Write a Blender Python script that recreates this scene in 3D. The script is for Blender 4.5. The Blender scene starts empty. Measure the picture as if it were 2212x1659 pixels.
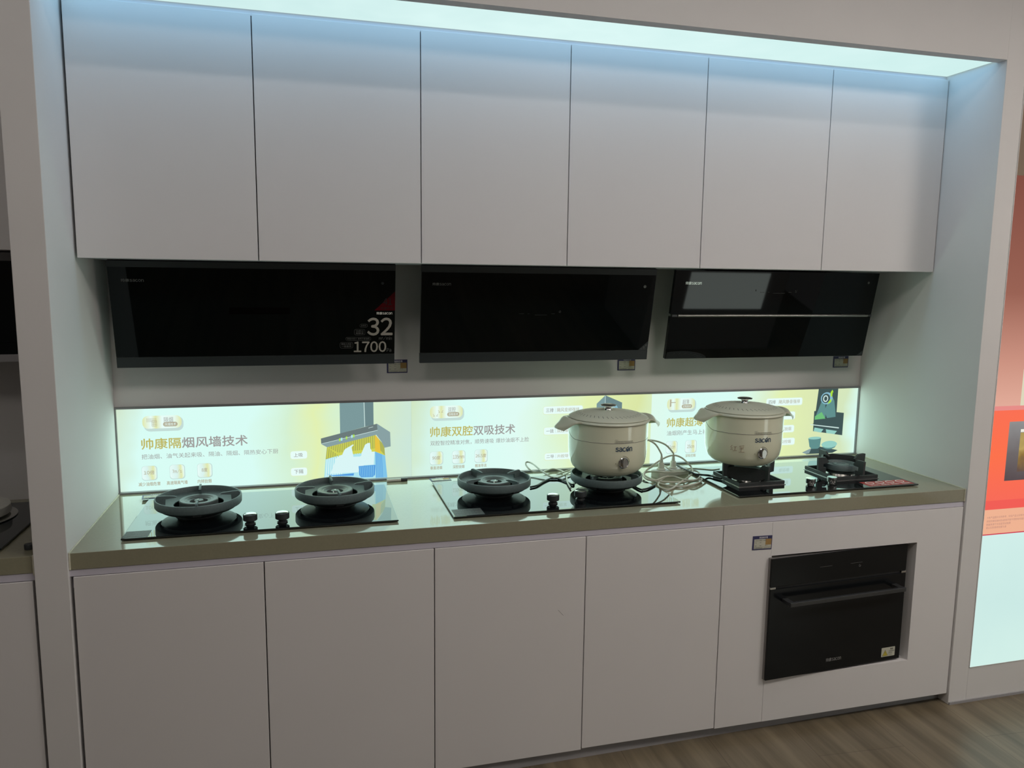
import bpy, bmesh, math, random
from mathutils import Vector, Matrix
random.seed(7)
SC = bpy.context.scene
COL = SC.collection
R = math.radians

# ------------------------------------------------------------------ camera
FPX = 1661.59                      # focal length in pixels of the 2212x1659 frame
CP, CR, CY = R(-7.6262), R(0.648), R(-15.0287)
CPOS = Vector((0.6401, -2.2466, 1.6018))
fw = Vector((math.sin(-CY) * math.cos(CP), math.cos(-CY) * math.cos(CP), math.sin(CP)))
rt = Vector((math.cos(-CY), -math.sin(-CY), 0))
up = rt.cross(fw)
cr, sr = math.cos(CR), math.sin(CR)
rt, up = cr * rt + sr * up, -sr * rt + cr * up
cam_d = bpy.data.cameras.new('camera')
cam_d.sensor_fit = 'HORIZONTAL'
cam_d.sensor_width = 36.0
cam_d.lens = FPX / 2212 * 36.0
cam_d.clip_start = 0.05
cam = bpy.data.objects.new('camera', cam_d)
COL.objects.link(cam)
cam.matrix_world = Matrix(((rt.x, up.x, -fw.x, CPOS.x), (rt.y, up.y, -fw.y, CPOS.y), (rt.z, up.z, -fw.z, CPOS.z), (0, 0, 0, 1)))
SC.camera = cam


def ray(u, v):
    return fw + rt * ((u - 1106) / FPX) - up * ((v - 829.5) / FPX)


def atz(u, v, z):                  # the point at height z seen at photo pixel (u, v)
    q = ray(u, v)
    return CPOS + q * ((z - CPOS.z) / q.z)


# ------------------------------------------------------------------ light and exposure
SC.view_settings.view_transform = 'Standard'
SC.view_settings.look = 'None'
SC.view_settings.exposure = 0.0
SC.view_settings.gamma = 1.0
SC.view_settings.use_curve_mapping = False
W = bpy.data.worlds.new('showroom_ambient')
SC.world = W
W.use_nodes = True
# the showroom is dim towards the left and bright towards the right, where the lit displays stand
_n = W.node_tree.nodes
_tc = _n.new('ShaderNodeTexCoord')
_sp = _n.new('ShaderNodeSeparateXYZ')
W.node_tree.links.new(_tc.outputs['Generated'], _sp.inputs[0])
_rp = _n.new('ShaderNodeValToRGB')
_rp.color_ramp.elements[0].position = 0.0
_rp.color_ramp.elements[0].color = (0.045, 0.040, 0.036, 1)
_rp.color_ramp.elements[1].position = 1.0
_rp.color_ramp.elements[1].color = (0.34, 0.32, 0.31, 1)
_e = _rp.color_ramp.elements.new(0.5)
_e.color = (0.075, 0.068, 0.063, 1)
_mr = _n.new('ShaderNodeMapRange')
_mr.inputs[1].default_value = -1.0
_mr.inputs[2].default_value = 1.0
W.node_tree.links.new(_sp.outputs[0], _mr.inputs[0])
W.node_tree.links.new(_mr.outputs[0], _rp.inputs[0])
W.node_tree.links.new(_rp.outputs[0], _n['Background'].inputs[0])
_n['Background'].inputs[1].default_value = 1.0
STRIP_POWER = 9.3                 # emission of the linear room lamp in front of the niche
SOFFIT_POWER = 1.12                # emission of the glowing soffit panel
SIGN_POWER = 1.0                   # emission of the backlit printed panels


def area_lamp(name, loc, rot, sx, sy, col, radiance):
    l = bpy.data.lights.new(name, 'AREA')
    l.shape = 'RECTANGLE'
    l.size, l.size_y = sx, sy
    l.color = col
    l.energy = radiance * math.pi * sx * sy
    o = bpy.data.objects.new(name, l)
    COL.objects.link(o)
    o.location = loc
    o.rotation_euler = rot
    return o


area_lamp('backlit_panel_fill', (1.5, 0.6105, 1.004), (R(-90), 0, 0), 2.98, 0.285, (0.60, 1.0, 0.89), 1.15)  # unseen fill lamp added to strengthen the spill of the backlit panels
area_lamp('soffit_panel_fill', (1.5, 0.151, 2.3835), (0, 0, 0), 2.98, 0.21, (0.12, 0.48, 1.0), 1.0)  # unseen blue fill added to boost the soffit panel's light on doors and walls

# ------------------------------------------------------------------ materials
MATS = {}


def srgb(r, g, b):
    f = lambda c: c / 12.92 if c <= 0.04045 else ((c + 0.055) / 1.055) ** 2.4
    return (f(r / 255), f(g / 255), f(b / 255), 1)


def mat(name, col, rough=0.5, metal=0.0, ior=1.5, spec=0.5, coat=0.0, noise=0.0, nscale=40, bump=0.0, bscale=300, rvar=0.0):
    if name in MATS:
        return MATS[name]
    m = bpy.data.materials.new(name)
    m.use_nodes = True
    nt = m.node_tree
    b = nt.nodes['Principled BSDF']
    if len(col) == 3:
        col = (*col, 1)
    b.inputs['Base Color'].default_value = col
    b.inputs['Roughness'].default_value = rough
    b.inputs['Metallic'].default_value = metal
    b.inputs['IOR'].default_value = ior
    b.inputs['Specular IOR Level'].default_value = spec
    b.inputs['Coat Weight'].default_value = coat
    b.inputs['Coat Roughness'].default_value = 0.05
    tc = nt.nodes.new('ShaderNodeTexCoord')
    if noise:
        n = nt.nodes.new('ShaderNodeTexNoise')
        n.inputs['Scale'].default_value = nscale
        n.inputs['Detail'].default_value = 4
        nt.links.new(tc.outputs['Object'], n.inputs['Vector'])
        cr_ = nt.nodes.new('ShaderNodeValToRGB')
        lo, hi = 1 - noise, 1 + noise
        cr_.color_ramp.elements[0].color = (col[0] * lo, col[1] * lo, col[2] * lo, 1)
        cr_.color_ramp.elements[1].color = (min(1, col[0] * hi), min(1, col[1] * hi), min(1, col[2] * hi), 1)
        cr_.color_ramp.elements[0].position = 0.3
        cr_.color_ramp.elements[1].position = 0.7
        nt.links.new(n.outputs['Fac'], cr_.inputs[0])
        nt.links.new(cr_.outputs[0], b.inputs['Base Color'])
    if bump:
        n2 = nt.nodes.new('ShaderNodeTexNoise')
        n2.inputs['Scale'].default_value = bscale
        nt.links.new(tc.outputs['Object'], n2.inputs['Vector'])
        bp = nt.nodes.new('ShaderNodeBump')
        bp.inputs['Strength'].default_value = bump
        bp.inputs['Distance'].default_value = 0.001
        nt.links.new(n2.outputs['Fac'], bp.inputs['Height'])
        nt.links.new(bp.outputs[0], b.inputs['Normal'])
    MATS[name] = m
    return m


def glow(name, col, power=1.0):
    if name in MATS:
        return MATS[name]
    m = bpy.data.materials.new(name)
    m.use_nodes = True
    nt = m.node_tree
    nt.nodes.clear()
    e = nt.nodes.new('ShaderNodeEmission')
    e.inputs[0].default_value = (col[0], col[1], col[2], 1)
    e.inputs[1].default_value = power
    o = nt.nodes.new('ShaderNodeOutputMaterial')
    nt.links.new(e.outputs[0], o.inputs[0])
    MATS[name] = m
    return m


def glow_ramp(name, axis, stops, power=1.0, noise=0.0, nscale=6.0, alt=None, nlo=0.42, nhi=0.7):
    """backlit print whose ink runs along an axis of the object; alt is a second ink mixed in by a cloud pattern"""
    m = bpy.data.materials.new(name)
    m.use_nodes = True
    nt = m.node_tree
    nt.nodes.clear()
    tc = nt.nodes.new('ShaderNodeTexCoord')
    sp = nt.nodes.new('ShaderNodeSeparateXYZ')
    nt.links.new(tc.outputs['Generated'], sp.inputs[0])
    n = nt.nodes.new('ShaderNodeTexNoise')
    n.inputs['Scale'].default_value = nscale
    n.inputs['Detail'].default_value = 2
    nt.links.new(tc.outputs['Object'], n.inputs['Vector'])
    ad = nt.nodes.new('ShaderNodeMath')
    ad.operation = 'MULTIPLY_ADD'
    ad.inputs[1].default_value = noise
    nt.links.new(n.outputs['Fac'], ad.inputs[0])
    sb = nt.nodes.new('ShaderNodeMath')
    sb.operation = 'SUBTRACT'
    sb.inputs[1].default_value = noise * 0.5
    nt.links.new(sp.outputs[axis], sb.inputs[0])
    nt.links.new(sb.outputs[0], ad.inputs[2])
    rp = nt.nodes.new('ShaderNodeValToRGB')
    els = rp.color_ramp.elements
    while len(els) < len(stops):
        els.new(0.5)
    for e_, (p_, c_) in zip(els, stops):
        e_.position = p_
        e_.color = (c_[0], c_[1], c_[2], 1)
    nt.links.new(ad.outputs[0], rp.inputs[0])
    col = rp.outputs[0]
    if alt:
        n2 = nt.nodes.new('ShaderNodeTexNoise')
        n2.inputs['Scale'].default_value = 3.0
        nt.links.new(tc.outputs['Object'], n2.inputs['Vector'])
        mr = nt.nodes.new('ShaderNodeMapRange')
        mr.inputs[1].default_value = nlo
        mr.inputs[2].default_value = nhi
        nt.links.new(n2.outputs['Fac'], mr.inputs[0])
        mx = nt.nodes.new('ShaderNodeMix')
        mx.data_type = 'RGBA'
        mx.inputs[7].default_value = (*alt[:3], 1)
        nt.links.new(mr.outputs[0], mx.inputs[0])
        nt.links.new(col, mx.inputs[6])
        col = mx.outputs[2]
    e = nt.nodes.new('ShaderNodeEmission')
    e.inputs[1].default_value = power
    nt.links.new(col, e.inputs[0])
    o = nt.nodes.new('ShaderNodeOutputMaterial')
    nt.links.new(e.outputs[0], o.inputs[0])
    MATS[name] = m
    return m


M_WALL = mat('painted_wall', (0.72, 0.71, 0.70), 0.75, noise=0.02, nscale=3, bump=0.12, bscale=500)
M_DOOR = mat('satin_door', (0.74, 0.725, 0.72), 0.42, noise=0.012, nscale=2)
M_SIDE = mat('melamine', (0.62, 0.60, 0.64), 0.6, noise=0.01, nscale=4)
M_RAIL = mat('lilac_rail', (0.60, 0.58, 0.66), 0.55, noise=0.01, nscale=4)
M_KICK = mat('grey_kick', (0.34, 0.335, 0.345), 0.55, noise=0.05, nscale=8)
M_STONE = mat('quartz_top', (0.285, 0.275, 0.190), 0.055, ior=1.9, noise=0.03, nscale=160)
M_CAULK = mat('caulk', (0.62, 0.60, 0.48), 0.6, noise=0.1, nscale=90)
M_GLASS = mat('black_hob_glass', (0.004, 0.005, 0.006), 0.015, ior=1.9, noise=0.02)
M_HOODG = mat('black_hood_glass', (0.0008, 0.0030, 0.0034), 0.03, ior=1.5, spec=0.22, noise=0.02)
M_HOODB = mat('dark_hood_bar', (0.022, 0.030, 0.032), 0.42, noise=0.04, nscale=20)
M_HOODC = mat('hood_casing', (0.02, 0.021, 0.022), 0.5, noise=0.04, nscale=20)
M_IRON = mat('haze_lifted_iron', (0.105, 0.145, 0.145), 0.5, noise=0.10, nscale=150, bump=0.25, bscale=700)  # dark iron with lens haze put into its base colour
M_IRON2 = mat('black_cast_iron', (0.034, 0.041, 0.041), 0.5, noise=0.10, nscale=150, bump=0.25, bscale=700)
M_BRASS = mat('burner_alloy', (0.125, 0.145, 0.140), 0.42, metal=0.3, noise=0.08, nscale=120)
M_STEEL = mat('steel', (0.55, 0.55, 0.53), 0.25, metal=1.0, noise=0.06, nscale=60)
M_CHROME = mat('chrome', (0.75, 0.75, 0.74), 0.08, metal=1.0, noise=0.02)
M_KNOB = mat('dark_knob', (0.035, 0.04, 0.042), 0.35, noise=0.05)
M_KNOBT = mat('knob_cap', (0.62, 0.64, 0.60), 0.14, metal=0.95, noise=0.05)
M_POT = mat('cream_enamel', (0.72, 0.735, 0.56), 0.10, ior=1.5, noise=0.015, nscale=6)
M_LID = mat('beige_plastic', (0.58, 0.58, 0.45), 0.32, noise=0.02, nscale=8)
M_SEAM = mat('seam_line', (0.22, 0.21, 0.17), 0.5, noise=0.05)
M_BLUE = mat('logo_blue', (0.05, 0.09, 0.13), 0.5, noise=0.05)
M_INK = mat('grey_ink', (0.12, 0.12, 0.11), 0.6, noise=0.05)
M_FAINT = mat('faint_ink', (0.30, 0.27, 0.21), 0.6, noise=0.05)
M_CORD = mat('white_cord', (0.55, 0.545, 0.47), 0.4, noise=0.04, nscale=60)
M_CORDB = mat('black_cord', (0.018, 0.022, 0.024), 0.4, noise=0.05)
M_PLUG = mat('plug_plastic', (0.66, 0.66, 0.60), 0.35, noise=0.02)
M_LOGO_D = mat('dim_logo', (0.16, 0.165, 0.16), 0.5, noise=0.03)
M_LOGO_W = mat('silver_print', (0.90, 0.91, 0.86), 0.4, noise=0.03)
M_PRINT = mat('grey_print', (0.42, 0.40, 0.35), 0.5, noise=0.03)
M_RED = mat('red_sticker', (0.085, 0.001, 0.004), 0.45, spec=0.15, noise=0.05)
M_RED2 = mat('red_promo', (0.42, 0.03, 0.03), 0.4, noise=0.05)
M_TAGB = mat('tag_blue', (0.035, 0.035, 0.115), 0.45, noise=0.04)
M_TAGP = mat('tag_paper', (0.55, 0.55, 0.45), 0.6, noise=0.03)
M_TAGO = mat('tag_orange', (0.36, 0.22, 0.07), 0.6, noise=0.06)
M_TAGW = mat('tag_white', (0.7, 0.7, 0.75), 0.6, noise=0.03)
M_STICK = mat('grey_sticker', (0.075, 0.085, 0.085), 0.45, noise=0.2, nscale=30)
M_STICKT = mat('sticker_text', (0.20, 0.21, 0.19), 0.5, noise=0.1)
M_OVEN = mat('oven_glass', (0.0062, 0.0075, 0.0086), 0.16, ior=1.45, spec=0.35, noise=0.03)
M_OVENH = mat('oven_handle', (0.075, 0.078, 0.08), 0.35, metal=0.6, noise=0.05)
M_OVENS = mat('oven_side', (0.30, 0.29, 0.28), 0.35, metal=0.8, noise=0.05)
M_YELLOW = mat('warning_yellow', (0.60, 0.50, 0.06), 0.5, noise=0.03)
M_BLACK = mat('black_ink', (0.01, 0.01, 0.01), 0.5, noise=0.03)
M_FRAME = mat('aluminium_frame', (0.26, 0.26, 0.27), 0.4, metal=0.3, noise=0.04)
M_CEIL = mat('ceiling_paint', (0.7, 0.69, 0.67), 0.8, noise=0.02, nscale=3)
M_TAN = mat('tan_board', (0.26, 0.19, 0.13), 0.6, noise=0.06, nscale=5)
M_DARKW = mat('left_bay_wall', (0.36, 0.35, 0.37), 0.8, noise=0.02, nscale=3)

G = {
    'gold': (0.52, 0.48, 0.13), 'grey': (0.34, 0.33, 0.32), 'mid': (0.45, 0.42, 0.30), 'white': (0.80, 0.98, 0.94),
    'cream': (0.74, 0.88, 0.60), 'shade': (0.55, 0.72, 0.68), 'duct': (0.20, 0.32, 0.33), 'ductd': (0.15, 0.24, 0.25),
    'line': (0.62, 0.80, 0.76), 'hoodf': (0.15, 0.20, 0.20), 'hoods': (0.25, 0.36, 0.37), 'lime': (0.40, 0.75, 0.05),
    'yel': (0.62, 0.66, 0.10), 'oli': (0.42, 0.45, 0.10), 'amber': (0.80, 0.55, 0.06), 'blue': (0.22, 0.56, 0.82),
    'deep': (0.09, 0.33, 0.74), 'cyan': (0.42, 0.78, 0.86), 'steam': (0.70, 0.92, 0.92), 'slate': (0.055, 0.095, 0.095),
    'teal': (0.12, 0.28, 0.27), 'aqua': (0.30, 0.62, 0.55), 'green': (0.16, 0.52, 0.20), 'sky': (0.25, 0.50, 0.62),
    'ink': (0.27, 0.27, 0.25), 'goldtile': (0.74, 0.80, 0.42),
}


def ink(k):
    return glow('print_' + k, G[k], SIGN_POWER)


# ------------------------------------------------------------------ mesh helpers
class MB:
    def __init__(s):
        s.bm = bmesh.new()

    def box(s, x0, x1, y0, y1, z0, z1, bev=0.0, seg=2):
        bm = bmesh.new()
        bmesh.ops.create_cube(bm, size=1.0)
        for v in bm.verts:
            v.co = Vector(((x0 + x1) / 2 + v.co.x * (x1 - x0), (y0 + y1) / 2 + v.co.y * (y1 - y0), (z0 + z1) / 2 + v.co.z * (z1 - z0)))
        if bev:
            bmesh.ops.bevel(bm, geom=bm.edges[:], offset=bev, segments=seg, affect='EDGES', profile=0.5)
        return s.join(bm)

    def join(s, bm, mtx=None):
        if mtx is not None:
            bm.transform(mtx)
        me = bpy.data.meshes.new('tmp')
        bm.to_mesh(me)
        bm.free()
        s.bm.from_mesh(me)
        bpy.data.meshes.remove(me)
        return s

    def faces(s, pts, faces):
        vs = [s.bm.verts.new(p) for p in pts]
        for f in faces:
            s.bm.faces.new([vs[i] for i in f])
        return s

    def lathe(s, prof, n=48, c=(0, 0, 0), cap=True, sx=1.0, sy=1.0):
        rings = []
        for r_, z in prof:
            if r_ < 1e-6:
                rings.append([s.bm.verts.new((c[0], c[1], c[2] + z))])
            else:
                rings.append([s.bm.verts.new((c[0] + sx * r_ * math.cos(2 * math.pi * k / n), c[1] + sy * r_ * math.sin(2 * math.pi * k / n), c[2] + z)) for k in range(n)])
        for a, b in zip(rings, rings[1:]):
            for k in range(n):
                k2 = (k + 1) % n
                if len(a) == 1 and len(b) == 1:
                    continue
                if len(a) == 1:
                    s.bm.faces.new((a[0], b[k2], b[k]))
                elif len(b) == 1:
                    s.bm.faces.new((a[k], a[k2], b[0]))
                else:
                    s.bm.faces.new((a[k], a[k2], b[k2], b[k]))
        if cap:
            for rg, flip in ((rings[0], True), (rings[-1], False)):
                if len(rg) > 2:
                    s.bm.faces.new(rg[::-1] if flip else rg)
        return s

    def tube(s, pts, r, n=8, closed=False):
        pts = [Vector(p) for p in pts]
        m = len(pts)
        rings = []
        prev = None
        for i in range(m):
            a = pts[(i - 1) % m] if (closed or i > 0) else pts[i]
            b = pts[(i + 1) % m] if (closed or i < m - 1) else pts[i]
            t = (b - a).normalized()
            if prev is None:
                h = Vector((0, 0, 1)) if abs(t.z) < 0.9 else Vector((1, 0, 0))
                u = t.cross(h).normalized()
            else:
                u = (prev - t * prev.dot(t)).normalized()
            prev = u
            w = t.cross(u)
            rings.append([s.bm.verts.new(pts[i] + u * (r * math.cos(2 * math.pi * k / n)) + w * (r * math.sin(2 * math.pi * k / n))) for k in range(n)])
        for i in range(m if closed else m - 1):
            a, b = rings[i], rings[(i + 1) % m]
            for k in range(n):
                s.bm.faces.new((a[k], a[(k + 1) % n], b[(k + 1) % n], b[k]))
        if not closed:
            s.bm.faces.new(rings[0][::-1])
            s.bm.faces.new(rings[-1])
        return s

    def prism(s, pts2, fn, t0, t1):
        """polygon pts2 extruded between depths t0 and t1; fn maps (x, y, depth) to a point"""
        a = [s.bm.verts.new(fn(x, y, t0)) for x, y in pts2]
        b = [s.bm.verts.new(fn(x, y, t1)) for x, y in pts2]
        n = len(pts2)
        s.bm.faces.new(a)
        s.bm.faces.new(b[::-1])
        for k in range(n):
            s.bm.faces.new((a[k], b[k], b[(k + 1) % n], a[(k + 1) % n]))
        return s


def mesh_object(name, mb, material, parent=None, smooth=None, world=True):
    bm = mb.bm if isinstance(mb, MB) else mb
    bmesh.ops.recalc_face_normals(bm, faces=bm.faces[:])
    me = bpy.data.meshes.new(name)
    if parent is not None and world:
        off = Vector((0, 0, 0))
        p = parent
        while p is not None:
            off += Vector(p.location)
            p = p.parent
        bmesh.ops.translate(bm, verts=bm.verts[:], vec=-off)
    bm.to_mesh(me)
    bm.free()
    me.materials.append(material)
    if smooth is not None:
        for p in me.polygons:
            p.use_smooth = True
        me.set_sharp_from_angle(angle=R(smooth))
    o = bpy.data.objects.new(name, me)
    COL.objects.link(o)
    o.parent = parent
    return o


def structure(name, mb, material, **k):
    o = mesh_object(name, mb, material, **k)
    o['kind'] = 'structure'
    return o


def tag(o, label, cat, group=None):
    o['label'] = label
    o['category'] = cat
    if group:
        o['group'] = group
    return o


def thing(name, label, cat, loc=(0, 0, 0), rz=0.0, group=None):
    o = bpy.data.objects.new(name, None)
    o.empty_display_size = 0.05
    COL.objects.link(o)
    o.location = loc
    o.rotation_euler = (0, 0, rz)
    return tag(o, label, cat, group)


def copy_tree(o, parent=None):
    c = o.copy()
    COL.objects.link(c)
    c.parent = parent
    for ch in list(o.children):
        copy_tree(ch, c)
    return c


_T = {}
_RAW = {}


def raw_glyph(ch):
    """one character at size 1 as (points, faces)"""
    if ch in _RAW:
        return _RAW[ch]
    cu = bpy.data.curves.new('lettering', 'FONT')
    cu.body = ch
    cu.size = 1.0
    cu.resolution_u = 3
    ob = bpy.data.objects.new('lettering', cu)
    COL.objects.link(ob)
    dg = bpy.context.evaluated_depsgraph_get()
    dg.update()
    me = bpy.data.meshes.new_from_object(ob.evaluated_get(dg))
    P = [(v.co.x, v.co.y) for v in me.vertices]
    F = [list(p.vertices) for p in me.polygons]
    bpy.data.objects.remove(ob)
    bpy.data.curves.remove(cu)
    bpy.data.meshes.remove(me)
    _RAW[ch] = (P, F)
    return _RAW[ch]


def glyphs(body):
    """a line of text as (points, faces) in the unit box of its own extents, plus its aspect"""
    if body in _T:
        return _T[body]
    P, F, cur = [], [], 0.0
    for ch in body:
        if ch == ' ':
            cur += 0.35
            continue
        latin = ord(ch) < 0x2000
        p, f = raw_glyph(chr(ord(ch) + 0xFEE0) if 33 <= ord(ch) <= 126 else ch)
        if not p:
            cur += 0.5
            continue
        x0 = min(q[0] for q in p)
        x1 = max(q[0] for q in p)
        dx = cur + 0.045 - x0 if latin else cur
        n = len(P)
        P += [(q[0] + dx, q[1]) for q in p]
        F += [[i + n for i in g] for g in f]
        cur += (x1 - x0) + 0.09 if latin else 1.0
    x0, x1 = min(p[0] for p in P), max(p[0] for p in P)
    y0, y1 = min(p[1] for p in P), max(p[1] for p in P)
    P = [((x - x0) / (x1 - x0), (y - y0) / (y1 - y0)) for x, y in P]
    _T[body] = (P, F, (x1 - x0) / (y1 - y0))
    return _T[body]


def lettering(mb, body, fn, x0, y0, w=None, h=None, bold=0.0, split=None):
    """adds text to mb; fn maps flat (x, y) to a point; split=(a, b) keeps that share of the width"""
    P, F, asp = glyphs(body)
    if w is None:
        w = h * asp
    if h is None:
        h = w / asp
    if bold > 0:
        q0 = fn(x0, y0)
        nrm = (fn(x0 + 0.001, y0) - q0).cross(fn(x0, y0 + 0.001) - q0).normalized()
        for k_, (dx, dy) in enumerate(((-0.5, 0), (0.5, 0), (0, -0.5), (0, 0.5))):
            lettering(mb, body, lambda x, y, k_=k_: fn(x, y) + nrm * (0.00005 * k_), x0 + dx * bold * h, y0 + dy * bold * h, w, h, 0.0, split)
        return mb
    vs = {}
    for f in F:
        cx = sum(P[i][0] for i in f) / len(f)
        if split and not (split[0] <= cx < split[1]):
            continue
        for i in f:
            if i not in vs:
                vs[i] = mb.bm.verts.new(fn(x0 + P[i][0] * w, y0 + P[i][1] * h))
        try:
            mb.bm.faces.new([vs[i] for i in f])
        except ValueError:
            pass
    return mb


def rrect(x0, x1, y0, y1, r, n=5):
    pts = []
    for cx, cy, a0 in ((x1 - r, y1 - r, 0), (x0 + r, y1 - r, 90), (x0 + r, y0 + r, 180), (x1 - r, y0 + r, 270)):
        for k in range(n + 1):
            a = R(a0 + 90 * k / n)
            pts.append((cx + r * math.cos(a), cy + r * math.sin(a)))
    return pts


def flat_poly(mb, pts, fn):
    vs = [mb.bm.verts.new(fn(*p)) for p in pts]
    f = mb.bm.faces.new(vs)
    bmesh.ops.triangulate(mb.bm, faces=[f])
    return mb


def outline(mb, x0, x1, y0, y1, r, w, fn):
    a = rrect(x0, x1, y0, y1, r)
    b = rrect(x0 + w, x1 - w, y0 + w, y1 - w, max(r - w, 1e-4))
    va = [mb.bm.verts.new(fn(*p)) for p in a]
    vb = [mb.bm.verts.new(fn(*p)) for p in b]
    n = len(a)
    for k in range(n):
        mb.bm.faces.new((va[k], va[(k + 1) % n], vb[(k + 1) % n], vb[k]))
    return mb


def smooth_path(pts, n=8):
    """Catmull-Rom through pts"""
    pts = [Vector(p) for p in pts]
    P = [pts[0] * 2 - pts[1]] + pts + [pts[-1] * 2 - pts[-2]]
    out = []
    for i in range(1, len(P) - 2):
        a, b, c, d = P[i - 1], P[i], P[i + 1], P[i + 2]
        for k in range(n):
            t = k / n
            out.append(0.5 * (2 * b + (c - a) * t + (2 * a - 5 * b + 4 * c - d) * t * t + (3 * b - a - 3 * c + d) * t ** 3))
    out.append(pts[-1])
    return out


# ------------------------------------------------------------------ the setting
YW = 0.6156                        # face of the niche's back wall and backlit panels
ZC = 0.8525                        # counter top
ZG = 0.8605                        # hob glass top
HB = 2.3776                        # underside of the fascia
CEIL = 2.90

structure('floor', MB().box(-2.6, 5.2, -4.2, 0.8, -0.05, 0.0), mat('tmpfloor', (0.2, 0.17, 0.13)))
fl = bpy.data.objects['floor']
m = bpy.data.materials.new('wood_planks')
m.use_nodes = True
nt = m.node_tree
b = nt.nodes['Principled BSDF']
tc = nt.nodes.new('ShaderNodeTexCoord')
mp = nt.nodes.new('ShaderNodeMapping')
mp.inputs['Rotation'].default_value = (0, 0, R(90 + 4))
nt.links.new(tc.outputs['Object'], mp.inputs[0])
br = nt.nodes.new('ShaderNodeTexBrick')
br.offset = 0.37
br.inputs['Color1'].default_value = (0.155, 0.126, 0.080, 1)
br.inputs['Color2'].default_value = (0.178, 0.146, 0.096, 1)
br.inputs['Mortar'].default_value = (0.10, 0.075, 0.05, 1)
br.inputs['Scale'].default_value = 1.0
br.inputs['Mortar Size'].default_value = 0.0012
br.inputs['Brick Width'].default_value = 1.25
br.inputs['Row Height'].default_value = 0.33
nt.links.new(mp.outputs[0], br.inputs[0])
mp2 = nt.nodes.new('ShaderNodeMapping')
mp2.inputs['Rotation'].default_value = (0, 0, R(4))
mp2.inputs['Scale'].default_value = (16, 0.9, 1)
nt.links.new(tc.outputs['Object'], mp2.inputs[0])
nz = nt.nodes.new('ShaderNodeTexNoise')
nz.inputs['Scale'].default_value = 1.0
nz.inputs['Detail'].default_value = 6
nz.inputs['Roughness'].default_value = 0.62
nt.links.new(mp2.outputs[0], nz.inputs['Vector'])
rp = nt.nodes.new('ShaderNodeValToRGB')
rp.color_ramp.elements[0].position = 0.33
rp.color_ramp.elements[0].color = (0.62, 0.60, 0.58, 1)
rp.color_ramp.elements[1].position = 0.68
rp.color_ramp.elements[1].color = (1.35, 1.36, 1.38, 1)
nt.links.new(nz.outputs['Fac'], rp.inputs[0])
mx = nt.nodes.new('ShaderNodeMix')
mx.data_type = 'RGBA'
mx.blend_type = 'MULTIPLY'
mx.inputs[0].default_value = 1.0
nt.links.new(br.outputs['Color'], mx.inputs[6])
nt.links.new(rp.outputs[0], mx.inputs[7])
nt.links.new(mx.outputs[2], b.inputs['Base Color'])
b.inputs['Roughness'].default_value = 0.32
fl.data.materials[0] = m

structure('wall_back', MB().box(-1.7, 4.7, 0.6186, 0.72, 0.0, CEIL), M_WALL)
structure('wall_left', MB().box(-0.0822, 0.0, 0.0, 0.6186, 0.0, CEIL, 0.0015), M_WALL)
structure('wall_right', MB().box(3.0, 3.0835, 0.0, 0.6186, 0.0, CEIL, 0.0015), M_WALL)
f = MB().box(0.0, 3.0, 0.0, 0.04, HB, CEIL)
f.box(-1.7, -0.0822, 0.0, 0.04, HB, CEIL)
f.box(3.0835, 4.7, 0.0, 0.06, 0.0, CEIL)
structure('wall_front', f, M_WALL)
structure('ceiling', MB().box(-1.7, 4.7, -3.4, 0.72, CEIL, CEIL + 0.06), M_CEIL)
structure('trim_1', MB().box(0.0, 3.0, 0.262, 0.30, 2.3672, 2.40), M_SIDE)            # filler over the wall cabinets
structure('trim_2', MB().box(0.0, 3.0, 0.0115, 0.026, 0.7862, 0.8048).box(0.0, 3.0, 0.034, 0.05, 0.745, 0.8045), M_RAIL)           # finger rail under the worktop
k = MB().prism([(0.0, 0.006), (3.0, 0.050), (3.0, 0.066), (0.0, 0.022)], lambda x, y, t: Vector((x, y, t)), 0.0, 0.062)
structure('baseboard_front', k, M_KICK)
structure('baseboard_right', MB().box(3.002, 4.7, -0.005, 0.0, 0.0, 0.010), M_KICK)
# aluminium edge round the backlit panels
f = MB().box(0.0, 3.0, 0.607, 0.6186, 1.1508, 1.1578).box(0.0, 0.004, 0.607, 0.6186, 0.858, 1.1508).box(2.996, 3.0, 0.607, 0.6186, 0.858, 1.1508)
f.box(0.0, 3.0, 0.600, 0.6186, 0.8527, 0.8588)
structure('trim_3', f, M_FRAME)

# ------------------------------------------------------------------ room lamp and soffit light
t = thing('linear_ceiling_lamp', 'long slim white lamp on the ceiling in front of the kitchen niche', 'lamp', (1.3, -0.653, CEIL))
mesh_object('housing', MB().box(-0.66, 3.27, -0.70, -0.606, 2.8886, CEIL).box(-0.66, 3.27, -0.70, -0.692, 2.869, 2.8886).box(-0.66, 3.27, -0.614, -0.606, 2.869, 2.8886), M_SIDE, t)  # side flanges added to keep the lamp's light off the fascia
mesh_object('diffuser', MB().box(-0.65, 3.26, -0.683, -0.623, 2.884, 2.8885), glow('lamp_diffuser', (1.0, 0.955, 0.92), STRIP_POWER), t)

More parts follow.
